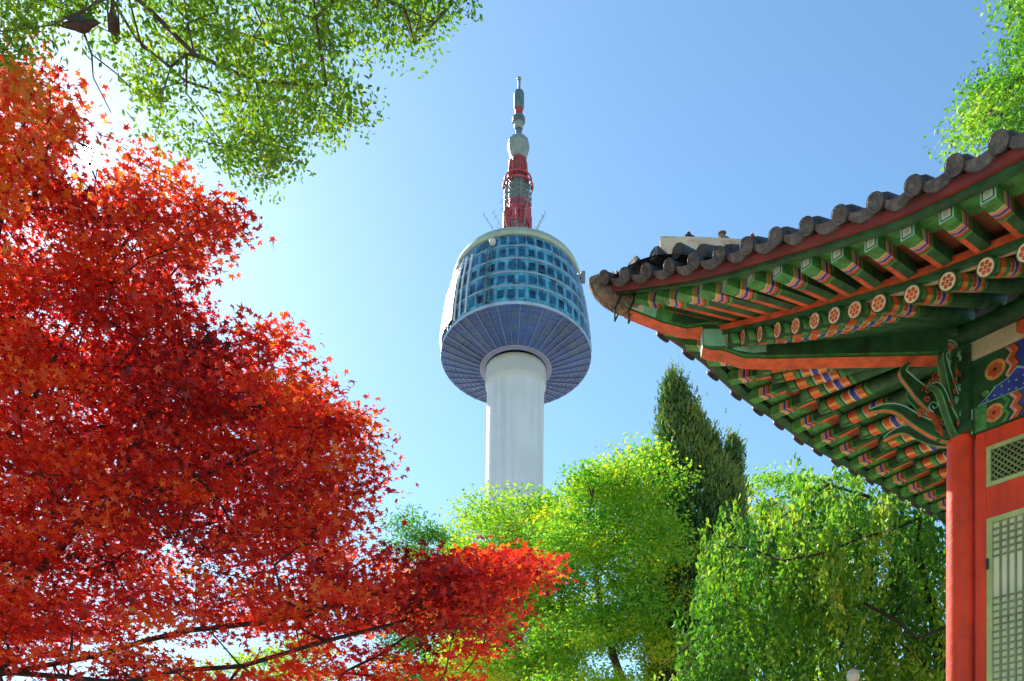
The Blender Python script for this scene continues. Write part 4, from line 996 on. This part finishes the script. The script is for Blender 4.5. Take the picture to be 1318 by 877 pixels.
# --- weeping tree: strands of hanging leaves
bW = np.array([(1190 - CX) / F * 14.5, 14.5, 0.0]); wt = empty('weeping_tree', bW); tag(wt, 'weeping green tree with hanging leafy strands left of the red column', 'weeping tree')
wp = [(905, 690), (925, 668), (960, 658), (985, 655), (1000, 640), (1030, 612), (1060, 598), (1085, 592), (1120, 600), (1180, 620), (1260, 640), (1330, 700), (1330, 960), (850, 960), (850, 900), (880, 840), (895, 780)]
def wdep(x, y): return np.abs(x - 1120) / 300 * .8
ctr = scatter(wp, 290, 12.6, 16.2, .25, wdep, None, (1.0, -.6, 77)); starts = np.repeat(ctr, 5, 0) + rng.normal(size=(len(ctr) * 5, 3)) * np.array([.15, .15, .2])
limbs = [[bW, bW + [0, 0, 2.5], A(1210, 860, 14.5), A(1195, 760, 14.6), A(1170, 690, 14.5), A(1120, 640, 14.4), A(1070, 625, 14.3)],
         [A(1195, 760, 14.6), A(1185, 666, 13.2), A(1110, 692, 12.9), A(1060, 712, 12.8), A(1010, 722, 13.2)],
         [A(1210, 860, 14.5), A(1225, 805, 13.0), A(1180, 822, 12.7), A(1155, 800, 12.6), A(1110, 775, 12.8)],
         [A(1210, 860, 14.5), A(1240, 700, 15.2), A(1300, 640, 15.5)], [A(1155, 800, 12.6), A(1180, 850, 12.6)]]
wood('trunk', wt, bW, limbs, starts[::9], B_dark, .0042, .2, .45)
pl_, tl_ = [], []
stn = .52 + .25 * vnoise(starts, 1.0, 8) + np.repeat(rng.normal(size=len(ctr)) * .13, 5)
for i, s0 in enumerate(starts):
    L = rng.uniform(.5, 1.5); nn_ = int(L / .022); q = np.linspace(0, 1, nn_)[:, None]
    dirx = rng.normal() * .12; diry = rng.normal() * .12
    p = s0 + np.concatenate([dirx * q + .03 * np.sin(q * 9 + i), diry * q, .08 * q - L * q ** 1.15], 1) + rng.normal(size=(nn_, 3)) * .045
    pl_.append(p); tl_.append(np.full(nn_, stn[i]))
pos = np.concatenate(pl_); tn = np.concatenate(tl_); ok = pos[:, 2] > .5; pos, tn = pos[ok], tn[ok]; n = len(pos)
Yd = np.array([0, 0, -1.0]) + rng.normal(size=(n, 3)) * .6; Yd /= np.linalg.norm(Yd, axis=1, keepdims=True)
X = np.cross(Yd, rng.normal(size=(n, 3))); X /= np.linalg.norm(X, axis=1, keepdims=True); N = np.cross(X, Yd)
leaves('crown', wt, bW, pos, X, Yd, N, rng.uniform(.045, .085, n), leaf_lance(), L_green, norm01(tn + rng.normal(size=n) * .17))

# ------------------------------------------------------------------ birds on the twigs, lamp among the leaves
F_br = mat('brown_feathers', (.12, .055, .045), .8, .3, 30); F_gr = mat('slate_feathers', (.06, .065, .075), .8, .2, 30); F_bk = mat('horn', (.02, .02, .02), .4, .1, 10)
def bird(label, loc, rz, pitch, s):
    o = empty('bird', loc, rz); o.rotation_euler = (0, pitch, rz); tag(o, label, 'bird', 'birds in the overhanging tree')
    m = MB(); prof = [(-.17, .012, .0), (-.10, .032, .004), (-.04, .056, .0), (.02, .062, -.004), (.07, .05, .004), (.10, .036, .026), (.125, .034, .042), (.15, .026, .044), (.166, .010, .04)]
    n = 14; vs = []
    for x, r, z in prof:
        for k in range(n):
            a = 2 * math.pi * k / n; vs.append((x * s, r * s * .85 * math.cos(a), (z + r * math.sin(a)) * s))
    m.add(vs, [(i * n + k, i * n + (k + 1) % n, (i + 1) * n + (k + 1) % n, (i + 1) * n + k) for i in range(len(prof) - 1) for k in range(n)], F_br, True)
    m.add(vs[-n:], [tuple(range(n))], F_br)
    m.build('body', o)
    m = MB(); m.hexa([(-.15 * s, -.018 * s, -.004), (-.27 * s, -.03 * s, -.012), (-.27 * s, .03 * s, -.012), (-.15 * s, .018 * s, -.004), (-.15 * s, -.018 * s, .008), (-.27 * s, -.03 * s, -.004), (-.27 * s, .03 * s, -.004), (-.15 * s, .018 * s, .008)], F_gr); m.build('tail', o)
    for sg in (1, -1):
        m = MB(); m.plate([(-.20, .0), (-.08, -.022), (.04, -.03), (.08, .0), (.05, .03), (-.06, .03)], (0, sg * .05 * s, .012), (s, 0, 0), (0, 0, s), .01, F_gr); m.build('wing', o)
    m = MB(); m.tube([(.162 * s, 0, .04 * s), (.195 * s, 0, .034 * s)], [.009 * s, .002 * s], F_bk, 6); m.build('beak', o)
    m = MB()
    for sg in (1, -1): m.tube([(.0, sg * .02 * s, -.05 * s), (.005, sg * .02 * s, -.085 * s), (.03 * s, sg * .02 * s, -.088 * s)], .005 * s, F_bk, 5)
    m.build('legs', o)
bird('brown bird sitting level on a twig above the maple, tail to the left', A(104, 33, 6.35), .15, -.05, .75)
bird('upright brown bird turned away on the twig beside the level one', A(146, 30, 6.4), 1.9, .9, .72)

M_glass = mat('frosted_globe', (.42, .47, .46), .25, .05, 5); M_post = mat('lamp_post_paint', (.05, .08, .06), .4, .1, 5)
lb_ = A(1098, 877, 12.0); lo = empty('park_lamp', (lb_[0], 12.0, 0)); tag(lo, 'park lamp whose pale globe shows among the weeping leaves', 'lamp')
zt_ = A(1098, 861, 12.0)[2]
m = MB(); m.lathe([(.11, 0), (.11, .25), (.06, .35), (.045, .6), (.04, zt_ - .26), (.07, zt_ - .24), (.07, zt_ - .2)], M_post, 16); m.build('post', lo)
m = MB(); m.lathe([(.055, zt_ - .2), (.085, zt_ - .15), (.092, zt_ - .09), (.07, zt_ - .03), (.03, zt_)], M_glass, 20); m.build('globe', lo)
m = MB(); m.lathe([(.035, zt_ - .001), (.02, zt_ + .02), (.001, zt_ + .03)], M_post, 12); m.build('finial', lo)
